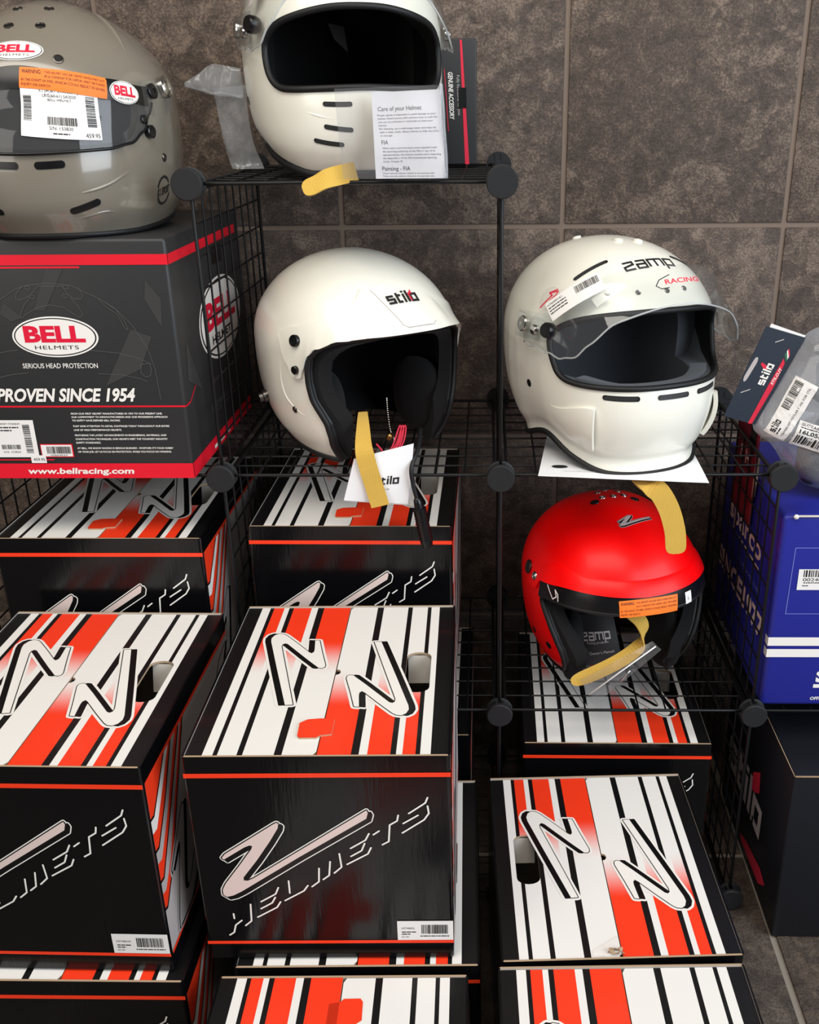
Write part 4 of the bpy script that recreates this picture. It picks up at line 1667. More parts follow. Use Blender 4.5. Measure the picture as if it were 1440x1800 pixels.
# recessed logo panel edge on the peak
p = Print(['helmet_white', 'print_grey'])
p.stroke([(-0.036, 0.026), (-0.032, 0.018), (-0.014, -0.030), (-0.008, -0.034), (0.030, -0.034), (0.036, -0.030)], 0.0009, 'print_grey', 1)
p.build('panel_line', r3, peak_map(-1, 33), 0.006, base=0.0003)
p = Print(['ink', 'card_red'])
p.text('stilo', 0.0, -0.006, 0.0150, 'ink', 2, w=0.046, align='c')
p.poly([(0.0100, 0.0060), (0.0128, 0.0066), (0.0165, 0.0110), (0.0165, 0.0052), (0.0148, 0.0040), (0.0128, 0.0040)], 'card_red', 3)
p.poly([(0.0100, -0.0062), (0.0122, -0.0062), (0.0122, 0.0060), (0.0100, 0.0060)], 'card_red', 3)
p.build('forehead_logo', r3, peak_map(-2.5, 35.5), 0.006, base=0.0005)
for sx in (1, -1):
    disc(sh, sx * 62.0, 15.7, [(0.0078, 0.0), (0.0078, 0.0062), (0.0070, 0.0072), (0.0050, 0.0068), (0.0050, 0.0056), (0.0, 0.0056)], 'plastic_black', 'peak_screw', r3)
    disc(sh, sx * 61.9, 0.6, [(0.0054, 0.0), (0.0054, 0.0078), (0.0046, 0.0086), (0.0, 0.0086)], 'plastic_black', 'peak_screw', r3)
    disc(sh, sx * 69.0, -23.7, sprof(0.78), 'steel_dark', 'strap_rivet', r3)
    # raised rib running from the ear plate round the back of the cheek
    mb = MB()
    pts = [sh.at(sx * a, e, -0.0008)[0] for a, e in [(76, 12), (78, 2), (79, -8), (77, -16), (72, -21), (64, -25), (56, -27)]]
    mb.tube(smooth_open(pts, 5), [0.0006 + 0.0013 * math.sin(PI * i / 30) for i in range(31)], 8)
    mb.build('shell_rib', 'helmet_white', r3, True)
q, nq = sh.at(108, -24)
mb = MB()
mb.lathe([(0.0085, -0.002), (0.0085, 0.006), (0.0065, 0.007), (0.0065, 0.012), (0.0, 0.012)], q, nq, 18)
mb.build('post_anchor', 'steel_dark', r3, True, 40)

# ---- white full-face helmet on the middle right shelf
r4 = helmet_root('zamp', 'full_face_helmet', 'white full-face helmet with raised clear visor beside the open-face white one')
HALF4 = [(0, .2065), (.035, .2058), (.067, .2030), (.094, .1970), (.112, .1870), (.122, .1720), (.1232, .155), (.121, .138), (.118, .125), (.110, .1175), (.090, .1152), (.045, .1150), (0, .1152)]
sh, s4 = full_face('zamp', r4, 'helmet_white', HALF4, 'liner_grey', 0.0040, 0.0040)
# chin: lower lip, side scoops, vents
for sx in (1, -1):
    lo = lerp_keys([(20, -35.5), (24, -35.0), (34, -34), (58, -28)])
    hi = lerp_keys([(20, -13.5), (34, -14.5), (58, -20)])
    v, f = patch(sh, (33.0, 59), lo, hi, lambda a, t: 0.0095 * max(0.0, (59 - a) / 26) ** 1.2 * math.sin(PI * (0.12 + 0.76 * t)) ** 0.5 + 0.0003, lambda a, t: 0.006, 26, 12)
    if sx < 0:
        v = [Vector((-p.x, p.y, p.z)) for p in v]
        f = [q[::-1] for q in f]
    mk('chin_scoop', v, f, 'helmet_white', r4, None, True, 40)
for a in (22.2, -1.5, -22.5):
    slot(sh, a, -9.2, 0.047, 0.0066, 0.0, r4, 'chin_vent')
slot(sh, 43.4, 50.5, 0.050, 0.0058, 0.72, r4, 'top_vent')
slot(sh, -43.4, 50.5, 0.050, 0.0058, -0.72, r4, 'top_vent')
disc(sh, 78.5, -13.4, [(0.0052, 0.0), (0.0052, 0.0006), (0.0, 0.0006)], 'plastic_black', 'side_port', r4)
for a in (13.5, -4.0, -16.5, 30):
    disc(sh, a, 36.8, sprof(0.62), 'chrome', 'brow_vent', r4)
for a, e in ((10, 78), (-30, 74), (150, 70)):
    disc(sh, a, e, [(0.0062, 0.0), (0.0060, 0.0022), (0.0030, 0.0032), (0.0, 0.0034)], 'helmet_white', 'top_plug', r4)
p = Print(['ink', 'card_red'])
p.text('zamp', 0, -0.006, 0.0165, 'ink', 1, w=0.078, bold=0.02, align='c', spacing=1.0)
p.build('forehead_logo', r4, sh.mapper(-2.5, 53.0, rot=0.02), 0.006)
def visor_xf(py, pz, deg):
    return Matrix.Translation((0, py, pz)) @ Matrix.Rotation(math.radians(deg), 4, 'X') @ Matrix.Translation((0, -py, -pz))
X4 = visor_xf(0.028, 0.176, 40)
velo = lerp_keys([(-84, 13), (-76, 6), (-67, -3), (-58, -11), (-50, -14), (-42, -12), (-28, -8), (0, -6.5), (28, -8), (42, -12), (50, -14), (58, -11), (67, -3), (76, 6), (84, 13)])
velo2 = lerp_keys([(-84, 10), (-76, 3), (-67, -7), (-58, -16), (-50, -19), (-42, -16), (-28, -10), (0, -7), (28, -10), (42, -16), (50, -19), (58, -16), (67, -7), (76, 3), (84, 10)])
vehi = lerp_keys([(-84, 22), (-70, 19), (-50, 16), (0, 14.5), (50, 16), (70, 19), (84, 22)])
v, f = patch(sh, (-84, 84), velo, vehi, 0.0062, 0.0016, 70, 12, X4)
mk('visor', v, f, 'clear_visor', r4, None, True, 40)
VB4 = BVHTree.FromPolygons(v, f)
mb = MB()
edge = [X4 @ sh.at(a, velo(a), 0.0055)[0] for a in [i * 2 - 84 for i in range(85)]]
mb.tube(edge, 0.0012, 6)
mb.build('visor_edge', 'visor_rim', r4, True)
for sx in (1, -1):
    # clear pivot plate, chrome screws, black knob
    v, f = patch(sh, (56, 88) if sx > 0 else (-88, -56), lambda a: 13.0, lambda a: 26.0, 0.0085, 0.0015, 16, 6)
    mk('pivot_plate', v, f, 'clear_visor', r4, None, True, 40)
    disc(sh, sx * 80.3, 19.7, [(0.0100, 0.006), (0.0104, 0.0095), (0.0092, 0.0112), (0.0, 0.0102)], 'chrome', 'pivot_screw', r4)
    disc(sh, sx * 68.3, 18.0, [(0.0066, 0.006), (0.0068, 0.0100), (0.0052, 0.0125), (0.0, 0.0132)], 'chrome', 'pivot_screw', r4)
    if sx > 0:
        disc(sh, sx * 57.3, 18.6, [(0.0085, 0.004), (0.0100, 0.008), (0.0100, 0.0160), (0.0085, 0.0185), (0.0, 0.0185)], 'plastic_black', 'visor_knob', r4)
def visor_map(bv, sh, a0, e0, rot, lift=0.0):
    """label on the raised visor: a gently bent plate through the visor point"""
    p0, n0 = sh.at(a0, e0)
    c = Vector((0, 0, sh.zc))
    d = (p0 - c).normalized()
    hit = bv.ray_cast(c + d * 0.5, -d)
    O = hit[0] if hit[0] and (hit[0] - c).length > (p0 - c).length - 0.001 else p0 + n0 * 0.006
    nn = (n0 + d * 0.3).normalized()
    a = math.radians(a0)
    tx = Vector((-math.cos(a), math.sin(a), 0))
    tx = (tx - nn * tx.dot(nn)).normalized()
    ty = nn.cross(tx)
    if ty.z < 0:
        ty = -ty
    cr, sr = math.cos(rot), math.sin(rot)
    ex, ey = tx * cr + ty * sr, ty * cr - tx * sr
    def fn(x, y, h):
        return O + ex * x + ey * y + nn * (h + lift - (x * x + y * y) * 3.0)
    return fn
p = Print(['label_white', 'ink'])
p.rect(-0.038, -0.0135, 0.038, 0.0135, 'label_white', 1)
p.bars(0.004, 0.0, 0.031, 0.010, 'ink', 2, 33)
p.text('H76000161', -0.036, 0.007, 0.003, 'ink', 2, w=0.022)
for k in range(3):
    p.lines(-0.036, 0.003 - k * 0.004, 0.026, 1, 0.002, 0.0014, 'ink', 2, 40 + k, 1.0)
p.build('price_label', r4, visor_map(VB4, sh, 45.5, 32.5, 0.60, 0.004), 0.006, base=0.0006)
p = Print(['print_grey', 'card_red', 'label_white'])
for k in range(7):
    rr = 0.004 + k * 0.0019
    p.stroke([(rr * math.cos(t * PI / 14), rr * math.sin(t * PI / 14)) for t in range(28)], 0.0005, 'print_grey', 1, True)
p.stroke([(-0.015, -0.008), (0.004, 0.003), (0.0, 0.008), (0.012, 0.009)], 0.0022, 'card_red', 2)
p.stroke([(0.000, 0.0075), (0.013, 0.0065), (0.010, 0.002), (0.001, -0.003)], 0.0018, 'card_red', 2)
p.build('visor_sticker', r4, visor_map(VB4, sh, 61.0, 32.5, 0.35, 0.005), 0.006, base=0.0006)
p = Print(['card_red', 'ink'])
p.text('RACING', 0.004, -0.003, 0.0065, 'card_red', 1, w=0.050, bold=0.02, align='c')
p.stroke([(-0.012, 0.009), (-0.028, 0.004), (-0.034, -0.003), (-0.028, -0.008), (-0.018, -0.008)], 0.0012, 'ink', 2)
p.build('visor_logo', r4, visor_map(VB4, sh, -4.0, 36.5, 0.0, 0.002), 0.006, base=0.0006)
# interior lip with notches seen through the port
v, f = patch(sh, (-46, 46), lambda a: -7, lambda a: -3.4, -0.012, 0.022, 40, 3)
mk('chin_vent_bar', v, f, 'liner_grey', r4, None, True, 30)

# ---- red open-face helmet
r5 = helmet_root('red', 'open_face_helmet', 'glossy red open-face helmet with a black brow band and orange warning label')
sh = SH['red']
OUT5 = [(.30, .161), (.146, .161), (.120, .161), (.085, .1605), (.060, .158), (.0535, .150), (.057, .144), (.068, .125), (.080, .099), (.0855, .078), (.0850, .062), (.0780, .045), (.066, .034), (.05, -.05), (.30, -.05)]
V, Fc, M = apply_boolean('x', sh.thick(0.0, 0.006), [prism_x(OUT5)])
shell_object('shell', V, Fc, M, ['helmet_red', 'liner', 'rubber', 'rubber'], r5)
for l in edge_loops(V, Fc, M, (0,), (2, 3)):
    rim_tube('edge_trim', l, 0.0040, 'rubber', r5, 320)
OUT5L = [(y + (0.009 if y < .2 else 0), z - (0.004 if z > 0.1 else 0)) for y, z in OUT5]
V, Fc, M = apply_boolean('x', sh.thick(0.0065, 0.022, 26, 20, 96), [prism_x(OUT5L), FRONT_GAP])
mk('liner', V, Fc, ['liner'] * 4, r5, M, True, 40)
for sx in (-1, 1):
    cheek_pad('cheek_pad', (sx * 0.073, 0.044, 0.062), (0.018, 0.042, 0.054), 'liner', r5, -sx * 0.22)
blo = lerp_keys([(-70, 10), (-45, 13), (-30, 13), (0, 12), (30, 13), (45, 13), (70, 10)])
bhi = lerp_keys([(-70, 21), (-45, 22), (0, 20.8), (45, 22), (70, 21)])
v, f = patch(sh, (-68.5, 68.5), blo, bhi, 0.0035, 0.0045, 80, 6)
mk('brow_band', v, f, 'plastic_black', r5, None, True, 40)
# moulded brow ridge: a raised red lip above the band
rlo = lambda a: bhi(a)
rhi = lerp_keys([(-84, 24), (-60, 33), (-30, 30), (0, 29.5), (30, 30), (60, 33), (84, 24)])
rr0 = lerp_keys([(-84, 12), (-74, 12), (-68, 20), (-45, 22), (0, 20.8), (45, 22), (68, 20), (74, 12), (84, 12)])
v, f = patch(sh, (-84, 84), rr0, rhi, lambda a, t: 0.0008 + 0.0060 * max(0.0, 1 - t) ** 0.8 * math.cos(math.radians(a)) ** 0.5, lambda a, t: 0.0075, 90, 12)
mk('brow_ridge', v, f, 'helmet_red', r5, None, True, 40)
for sx in (1, -1):
    disc(sh, sx * 91.3, 19.6, [(0.0105, 0.0), (0.0105, 0.0025), (0.0095, 0.0034), (0.0050, 0.0030), (0.0, 0.0030)], 'steel_dark', 'side_snap', r5)
    disc(sh, sx * 77.3, 19.2, [(r_, h_ + 0.002) for r_, h_ in sprof(1.1)], 'chrome', 'side_snap', r5)
    disc(sh, sx * 81.6, -22.2, [(0.0050, 0.0), (0.0050, 0.0008), (0.0, 0.0008)], 'plastic_black', 'side_hole', r5)
    disc(sh, sx * 61.9, -23.0, [(0.0058, 0.0), (0.0058, 0.0008), (0.0, 0.0008)], 'plastic_black', 'side_hole', r5)
for a, e in ((86.8, 78), (-85.4, 77.1)):
    disc(sh, a, e, [(0.0068, 0.0), (0.0066, 0.0010), (0.0, 0.0010)], 'plastic_black', 'crown_plug', r5)
for a, e in ((115.7, 83.4), (-163.7, 87.5), (-114.8, 81.7), (157.9, 76.0), (-150, 76), (-178, 72)):
    disc(sh, a, e, sprof(0.85), 'chrome', 'crown_rivet', r5, n=14)
p = Print(['print_grey', 'print_black', 'print_white'])
zz = homography([(236, 570), (912, 340), (245, 745), (912, 640)], [(-0.026, -0.001), (0.030, 0.004), (-0.022, -0.014), (0.030, -0.012)])
body = [(x * 0.9, y * 1.0) for x, y in [(-0.024, 0.002), (-0.018, 0.0045), (-0.004, 0.0075), (-0.001, 0.006), (-0.006, 0.0), (-0.014, -0.0055), (0.027, -0.0015), (0.028, 0.0005), (-0.012, -0.0095), (-0.023, -0.0105), (-0.0255, -0.008), (-0.0115, 0.0028), (-0.024, 0.0005)]]
body = [(-0.0235, 0.0015), (-0.004, 0.0085), (0.0, 0.0075), (-0.002, 0.0045), (-0.0145, -0.0050), (0.0275, 0.0005), (0.0275, -0.0022), (-0.018, -0.0090), (-0.024, -0.0085), (-0.0245, -0.0060), (-0.010, 0.0045), (-0.0235, -0.0005)]
p.shadow_poly(body, (0.0008, -0.0014), 0.0007, 0.0008, 'print_grey', 'print_black', 'print_grey', 1)
p.build('crown_logo', r5, sh.mapper(-8.0, 66.5, rot=0.0), 0.006)
band = lambda a, e, rot=0.0: (lambda fn: (lambda x, y, h: fn(x, y, h)))(sh.mapper(a, e, rot=rot))
p = Print(['orange_label', 'ink'])
p.rect(-0.044, -0.0130, 0.044, 0.0110, 'orange_label', 1)
p.text('WARNING:', -0.042, 0.0045, 0.0042, 'ink', 2, w=0.020, bold=0.01)
p.text('THIS HELMET HAS AIR VENTS WHICH MAY ACT', -0.020, 0.0055, 0.0026, 'ink', 2, w=0.062)
p.text('AS A CONDUIT FOR VAPOR, HEAT OR FLAMES', -0.020, 0.0005, 0.0026, 'ink', 2, w=0.062)
p.text('IN THE EVENT OF FIRE, WHICH COULD RESULT IN SEVERE', -0.042, -0.0050, 0.0028, 'ink', 2, w=0.084)
p.text('INJURY OR DEATH', -0.042, -0.0102, 0.0028, 'ink', 2, w=0.027)
p.build('warning_label', r5, band(-1.5, 15.8), 0.006, base=0.0038)
p = Print(['label_white', 'ink'])
p.rect(-0.0062, -0.0085, 0.0062, 0.0085, 'label_white', 1)
p.text('L', -0.0015, -0.003, 0.005, 'ink', 2)
p.build('size_label', r5, band(-27.0, 15.2), 0.006, base=0.0038)
p = Print(['print_white', 'print_black'])
p.stroke([(-0.013, 0.008), (0.001, -0.008), (0.007, -0.003), (0.003, 0.006), (0.009, 0.001), (0.011, -0.008)], 0.0016, 'print_white', 1)
p.build('band_logo', r5, band(55.0, 16.6), 0.006, base=0.0038)

# ---- grey full-face helmet, visor closed
r1 = helmet_root('bell', 'full_face_helmet', 'metallic grey full-face helmet with closed dark visor and price label')
HALF1 = [(0, .176), (.050, .1735), (.085, .167), (.105, .156), (.110, .140), (.108, .118), (.098, .103), (.080, .098), (.040, .0965), (0, .0960)]
sh, s1 = full_face('bell', r1, 'helmet_grey', HALF1, 'liner', 0.0030, 0.0036)
vlo = lerp_keys([(-80, 8.5), (-70, 8.0), (-58, 6.0), (-53, 0), (-48, -6.5), (-40, -10.5), (-30, -11.8), (0, -12.6), (30, -11.8), (40, -10.5), (48, -6.5), (53, 0), (58, 6.0), (70, 8.0), (80, 8.5)])
vhi = lerp_keys([(-80, 14), (-70, 14.5), (-52, 11.8), (-34, 14.0), (-22, 15.6), (0, 18.8), (22, 15.6), (34, 14.0), (52, 11.8), (70, 14.5), (80, 14)])
vmid = lerp_keys([(-60, 3.2), (-34, 6.0), (0, 10.0), (34, 6.0), (60, 3.2)])
v, f = patch(sh, (-57, 57), vlo, vhi, 0.0036, 0.0022, 90, 16)
mk('visor', v, f, 'smoke_visor', r1, None, True, 40)
v, f = patch(sh, (-54, 54), lambda a: max(vmid(a), vlo(a)), vhi, 0.0042, 0.0005, 90, 6)
mk('visor_strip', v, f, 'plastic_black', r1, None, True, 40)
mb = MB()
mb.tube([sh.at(a, vlo(a), 0.0030)[0] for a in [i * 1.5 - 57 for i in range(77)]], 0.0018, 6)
mb.build('visor_edge', 'plastic_black', r1, True)
for sx in (1, -1):
    v, f = patch(sh, (51, 78) if sx > 0 else (-78, -51), lerp_keys([(-78, 4), (-51, -10), (51, -10), (78, 4)]), lerp_keys([(-78, 17), (-51, 14), (51, 14), (78, 17)]), 0.0050, 0.0015, 20, 8)
    mk('pivot_plate', v, f, 'clear_visor', r1, None, True, 40)
    disc(sh, sx * 57.8, 10.0, [(0.0085, 0.003), (0.0088, 0.0068), (0.0070, 0.0080), (0.0030, 0.0080), (0.0030, 0.0070), (0.0, 0.0070)], 'plastic_black', 'pivot_screw', r1)
    disc(sh, sx * 71.8, 12.3, [(0.0125, 0.003), (0.0130, 0.0075), (0.0112, 0.0092), (0.0090, 0.0080), (0.0070, 0.0094), (0.0050, 0.0080), (0.0, 0.0086)], 'chrome', 'pivot_ring', r1)
    disc(sh, sx * 49.1, -1.8, [(0.0050, 0.0), (0.0050, 0.0055), (0.0040, 0.0062), (0.0, 0.0062)], 'plastic_black', 'side_button', r1)
    disc(sh, sx * 52.0, -6.8, [(0.0074, 0.0), (0.0076, 0.0060), (0.0062, 0.0070), (0.0030, 0.0064), (0.0, 0.0064)], 'plastic_black', 'side_button', r1)
    disc(sh, sx * 62.7, -18.4, sprof(0.85), 'steel_dark', 'strap_rivet', r1)
    slot(sh, sx * 8.2, -16.1, 0.033, 0.0078, -sx * 0.04, r1, 'chin_vent', hatch=False)
    slot(sh, sx * 18.5, -29.8, 0.036, 0.0080, -sx * 0.28 if sx > 0 else 0.28, r1, 'chin_vent', hatch=False)
    for a, e in ((16.3, 61.4), (9.7, 42.7), (16.9, 22.4)):
        disc(sh, sx * a, e, [(0.0056, 0.0), (0.0056, 0.0009), (0.0042, 0.0013), (0.0036, 0.0005), (0.0, 0.0003)], 'steel_dark', 'vent_ring', r1, n=20)
        disc(sh, sx * a, e, [(0.0036, 0.0), (0.0036, 0.0008), (0.0, 0.0008)], 'plastic_black', 'vent_hole', r1, n=16)
    # moulded crease along the chin
    mb = MB()
    pts = [sh.at(sx * a, e, -0.0012)[0] for a, e in [(44, -19), (36, -21), (28, -23.5), (20, -25), (12, -26)]]
    mb.tube(smooth_open(pts, 5), [0.0005 + 0.0020 * math.sin(PI * i / 20) for i in range(21)], 8)
    mb.build('chin_crease', 'helmet_grey', r1, True)
    mb = MB()
    pts = [sh.at(sx * a, e, -0.0014)[0] for a, e in [(36, -35), (27, -32.5), (18, -33.5), (8, -35.5)]]
    mb.tube(smooth_open(pts, 5), [0.0005 + 0.0020 * math.sin(PI * i / 15) for i in range(16)], 8)
    mb.build('chin_crease', 'helmet_grey', r1, True)
# scalloped rib across the crown
mb = MB()
for sx in (1, -1):
    pts = [sh.at(sx * a, e, -0.0018)[0] for a, e in [(52, 20), (56, 32), (62, 44), (72, 56), (92, 66), (130, 68)]]
    mb.tube(smooth_open(pts, 6), [0.0005 + 0.0036 * math.sin(PI * i / 30) for i in range(31)], 8)
mb.build('crown_rib', 'helmet_grey', r1, True)
LM = ['print_white', 'print_black', 'bell_red', 'ink']
p = Print(LM)
oval_logo(p, 0, 0, 0.030, 0.0135, 1)
p.build('forehead_logo', r1, sh.mapper(1.5, 27.0), 0.005)
p = Print(LM)
oval_logo(p, 0, 0, 0.0185, 0.0120, 1)
p.build('visor_badge', r1, sh.mapper(-41.3, 8.8, rot=-0.10), 0.005, base=0.0048)
p = Print(['orange_label', 'ink', 'label_white'])
def bl(x, y):
    return (x, y - 0.10 * x)
W_ = 0.0455
def skew_text(p, s, x, y, h, w, m='ink', bold=0.0):
    k = len(p.v)
    p.text(s, x, y, h, m, 3, w=w, bold=bold)
p.poly([(-W_, 0.0105), (W_ * 0.97, 0.0105), (W_, 0.008), (W_, -0.0115), (-W_, -0.0115)], 'orange_label', 2)
p.text('WARNING:', -0.043, 0.0040, 0.0044, 'ink', 3, w=0.021, bold=0.01)
p.text('THIS HELMET HAS AIR VENTS WHICH MAY ACT', -0.019, 0.0050, 0.0026, 'ink', 3, w=0.062)
p.text('AS A CONDUIT FOR VAPOR, HEAT OR FLAMES', -0.019, 0.0006, 0.0026, 'ink', 3, w=0.062)
p.text('IN THE EVENT OF FIRE, WHICH COULD RESULT IN SEVERE', -0.043, -0.0042, 0.0027, 'ink', 3, w=0.086)
p.text('INJURY OR DEATH', -0.043, -0.0088, 0.0027, 'ink', 3, w=0.030)
p.build('warning_label', r1, sh.mapper(-17.5, 12.7, rot=-0.13), 0.006, base=0.0050)
p = Print(['orange_label', 'ink', 'label_white'])
p.rect(-0.0405, -0.0265, 0.0405, 0.0275, 'label_white', 1)
p.text('K1 SPORT TITANIUM G', 0.000, 0.0205, 0.0030, 'ink', 2, w=0.040, align='c')
p.text('LRG(60-61) SA2020', 0.000, 0.0160, 0.0030, 'ink', 2, w=0.034, align='c')
p.text('BELL HELMET', 0.000, 0.0115, 0.0030, 'ink', 2, w=0.024, align='c')
p.bars(-0.0375, -0.011, 0.0085, 0.028, 'ink', 2, 51, True)
p.bars(0.0265, -0.014, 0.0100, 0.034, 'ink', 2, 52, True)
p.bars(-0.0130, -0.0140, 0.0290, 0.0080, 'ink', 2, 53)
p.text('S/N: 153830', 0.0, -0.0185, 0.0032, 'ink', 2, w=0.023, align='c')
p.lines(-0.008, -0.0225, 0.016, 1, 0.003, 0.0012, 'ink', 2, 5, 1.0)
p.text('459.95', 0.0235, -0.0245, 0.0045, 'ink', 2, w=0.015)
p.build('price_label', r1, sh.mapper(-14.6, 1.2, rot=-0.075), 0.006, base=0.0046)
p = Print(['ink'])
p.stroke([(0.0150 * math.cos(t), 0.0150 * math.sin(t)) for t in [0.5 + 2.2 * k / 14 for k in range(15)]], 0.003, 'ink', 1)
p.stroke([(0.0150 * math.cos(t), 0.0150 * math.sin(t)) for t in [-0.5 - 2.2 * k / 14 for k in range(15)]], 0.003, 'ink', 1)
p.text('K1 SPORT', 0, -0.0045, 0.0085, 'ink', 1, w=0.031, bold=0.03, shear=0.2, align='c')
p.build('side_badge', r1, sh.mapper(-60.5, -31.0), 0.006)

# ---- white full-face helmet on the top shelf, visor up
r2 = helmet_root('white2', 'full_face_helmet', 'white full-face helmet on the top shelf with visor up and a care leaflet')
HALF2 = [(0, .181), (.033, .1795), (.066, .1730), (.090, .1640), (.1015, .150), (.1045, .135), (.1025, .112), (.0945, .098), (.080, .0945), (.040, .0950), (0, .0960)]
sh, s2 = full_face('white2', r2, 'helmet_white', HALF2, 'liner', 0.0040, 0.0058)
X2 = visor_xf(0.030, 0.160, 41)
v, f = patch(sh, (-84, 84), velo2, vehi, 0.0062, 0.0016, 70, 12, X2)
mk('visor', v, f, 'clear_visor', r2, None, True, 40)
VB2 = BVHTree.FromPolygons(v, f)
mb = MB()
mb.tube([X2 @ sh.at(a, velo2(a), 0.0055)[0] for a in [i * 2 - 84 for i in range(85)]], 0.0012, 6)
mb.build('visor_edge', 'visor_rim', r2, True)
for sx in (1, -1):
    v, f = patch(sh, (56, 88) if sx > 0 else (-88, -56), lambda a: 6.0, lambda a: 20.0, 0.0085, 0.0015, 16, 6)
    mk('pivot_plate', v, f, 'clear_visor', r2, None, True, 40)
    disc(sh, sx * 77.6, 14.4, [(0.0100, 0.006), (0.0104, 0.0095), (0.0092, 0.0112), (0.0, 0.0102)], 'chrome', 'pivot_screw', r2)
    disc(sh, sx * 62.0, 11.4, [(0.0066, 0.006), (0.0068, 0.0100), (0.0052, 0.0125), (0.0, 0.0132)], 'chrome', 'pivot_screw', r2)
    if sx > 0:
        disc(sh, sx * 51.0, 13.5, [(0.0085, 0.004), (0.0100, 0.008), (0.0100, 0.0160), (0.0085, 0.0185), (0.0, 0.0185)], 'plastic_black', 'visor_knob', r2)
    slot(sh, sx * 11.7, -17.8, 0.034, 0.0050, 0.0, r2, 'chin_vent')
    slot(sh, sx * 11.8, -26.0, 0.034, 0.0050, -sx * 0.10, r2, 'chin_vent')
    slot(sh, sx * 16.4, -31.0, 0.036, 0.0052, -sx * 0.10, r2, 'chin_vent')
    disc(sh, sx * 90, -21.0, [(0.0050, 0.0), (0.0050, 0.0006), (0.0, 0.0006)], 'plastic_black', 'side_port', r2)
    # moulded chin facet
    mb = MB()
    pts = [sh.at(sx * a, e, -0.0016)[0] for a, e in [(26, -15), (27, -20), (20, -22), (12, -23), (4, -25)]]
    mb.tube(smooth_open(pts, 5), [0.0004 + 0.0018 * math.sin(PI * i / 20) for i in range(21)], 8)
    mb.build('chin_crease', 'helmet_white', r2, True)
p = Print(['label_white', 'card_red', 'print_grey'])
p.poly([(-0.006, -0.024), (0.014, -0.018), (0.026, 0.024), (0.006, 0.028)], 'print_grey', 1)
p.stroke([(-0.004, -0.010), (0.018, 0.010), (0.014, 0.016), (0.024, 0.020)], 0.003, 'card_red', 2)
p.build('visor_sticker', r2, visor_map(VB2, sh, 56.0, 30.0, 0.2), 0.006, base=0.0006)
p = Print(['label_white', 'ink_soft'])
p.poly([(-0.012, 0.016), (0.010, 0.012), (0.014, -0.020), (-0.004, -0.004)], 'ink_soft', 1)
p.build('inside_label', r2, lambda x, y, h: Vector((-0.012 - x, -0.100, 0.165 + y)), None)

# black drape of neck padding showing under the top-shelf helmet
mb = MB()
mb.tube([SH['white2'].at(a, -44, -0.006)[0] - Vector((0, 0, 0.004)) for a in range(-180, 180, 6)], 0.007, 8, closed=True)
mb.build('neck_roll', 'liner', r2, True)

# ------------------------------------------------------------------ straps that belong to the helmets
from mathutils import noise as mnoise
def to_local(root, pts):
    M = Matrix.Translation(root.location) @ Matrix.Rotation(root.rotation_euler.z, 4, 'Z')
    I = M.inverted()
    return [I @ Vector(p) for p in pts], I.to_3x3()

pts = smooth_open([Vector(p) for p in [(0.556, 0.010, 0.7375), (0.560, -0.006, 0.7365), (0.5660, -0.0135, 0.7345), (0.5770, -0.0150, 0.726), (0.5900, -0.0150, 0.703), (0.5990, -0.0155, 0.675), (0.6022, -0.016, 0.652), (0.6030, -0.016, 0.640)]], 6)
lp, R3 = to_local(r4, pts)
n = len(lp)
wd_ = [0.0275 if i < n - 7 else 0.0275 * math.sqrt(max(0.03, 1 - ((i - (n - 8)) / 7.2) ** 2.6)) for i in range(n)]
ribbon('chin_strap', lp, wd_, R3 @ Vector((1, 0.05, 0.15)), 0.0022, 'webbing', r4)

pts = smooth_open([Vector(p) for p in [(0.186, 0.055, 0.815), (0.190, 0.020, 0.805), (0.1935, -0.010, 0.787), (0.1985, -0.0150, 0.763), (0.2045, -0.0150, 0.739), (0.2120, -0.0150, 0.7085)]], 6)
lp, R3 = to_local(r3, pts)
n = len(lp)
sd = [R3 @ (Vector((0.45, 0.75, 0.2)).lerp(Vector((0.97, 0.0, 0.20)), min(1.0, i / (n * 0.42)))) for i in range(n)]
ribbon('chin_strap', lp, [0.012 + 0.012 * min(1.0, i / (n * 0.45)) for i in range(n)], sd, 0.0020, 'webbing', r3)

pts = smooth_open([Vector(p) for p in [(0.196, 0.030, 1.1215), (0.180, 0.006, 1.1190), (0.1660, -0.0060, 1.1155), (0.1510, -0.0090, 1.1085), (0.1385, -0.010, 1.1040)]], 6)
lp, R3 = to_local(r2, pts)
n = len(lp)
ribbon('chin_strap', lp, [0.022 if i < n - 5 else 0.022 * math.sqrt(max(0.05, 1 - ((i - (n - 6)) / 5.3) ** 2)) for i in range(n)], R3 @ Vector((0.1, 0.5, 0.8)), 0.0020, 'webbing', r2)

pts = smooth_open([Vector(p) for p in [(0.545, 0.060, 0.530), (0.5560, 0.045, 0.5200), (0.5720, 0.035, 0.5080), (0.5765, 0.030, 0.4920), (0.5690, 0.026, 0.4710), (0.5420, 0.022, 0.4500), (0.5050, 0.018, 0.4310), (0.4740, 0.016, 0.4180)]], 6)
lp, R3 = to_local(r5, pts)
n = len(lp)
ribbon('chin_strap', lp, [0.021 if i < n - 6 else 0.021 * math.sqrt(max(0.04, 1 - ((i - (n - 7)) / 6.3) ** 2.4)) for i in range(n)], [R3 @ Vector((0.6, 0.5, 0.2)).lerp(Vector((-0.3, 0.35, 0.9)), i / n) for i in range(n)], 0.0020, 'webbing', r5)

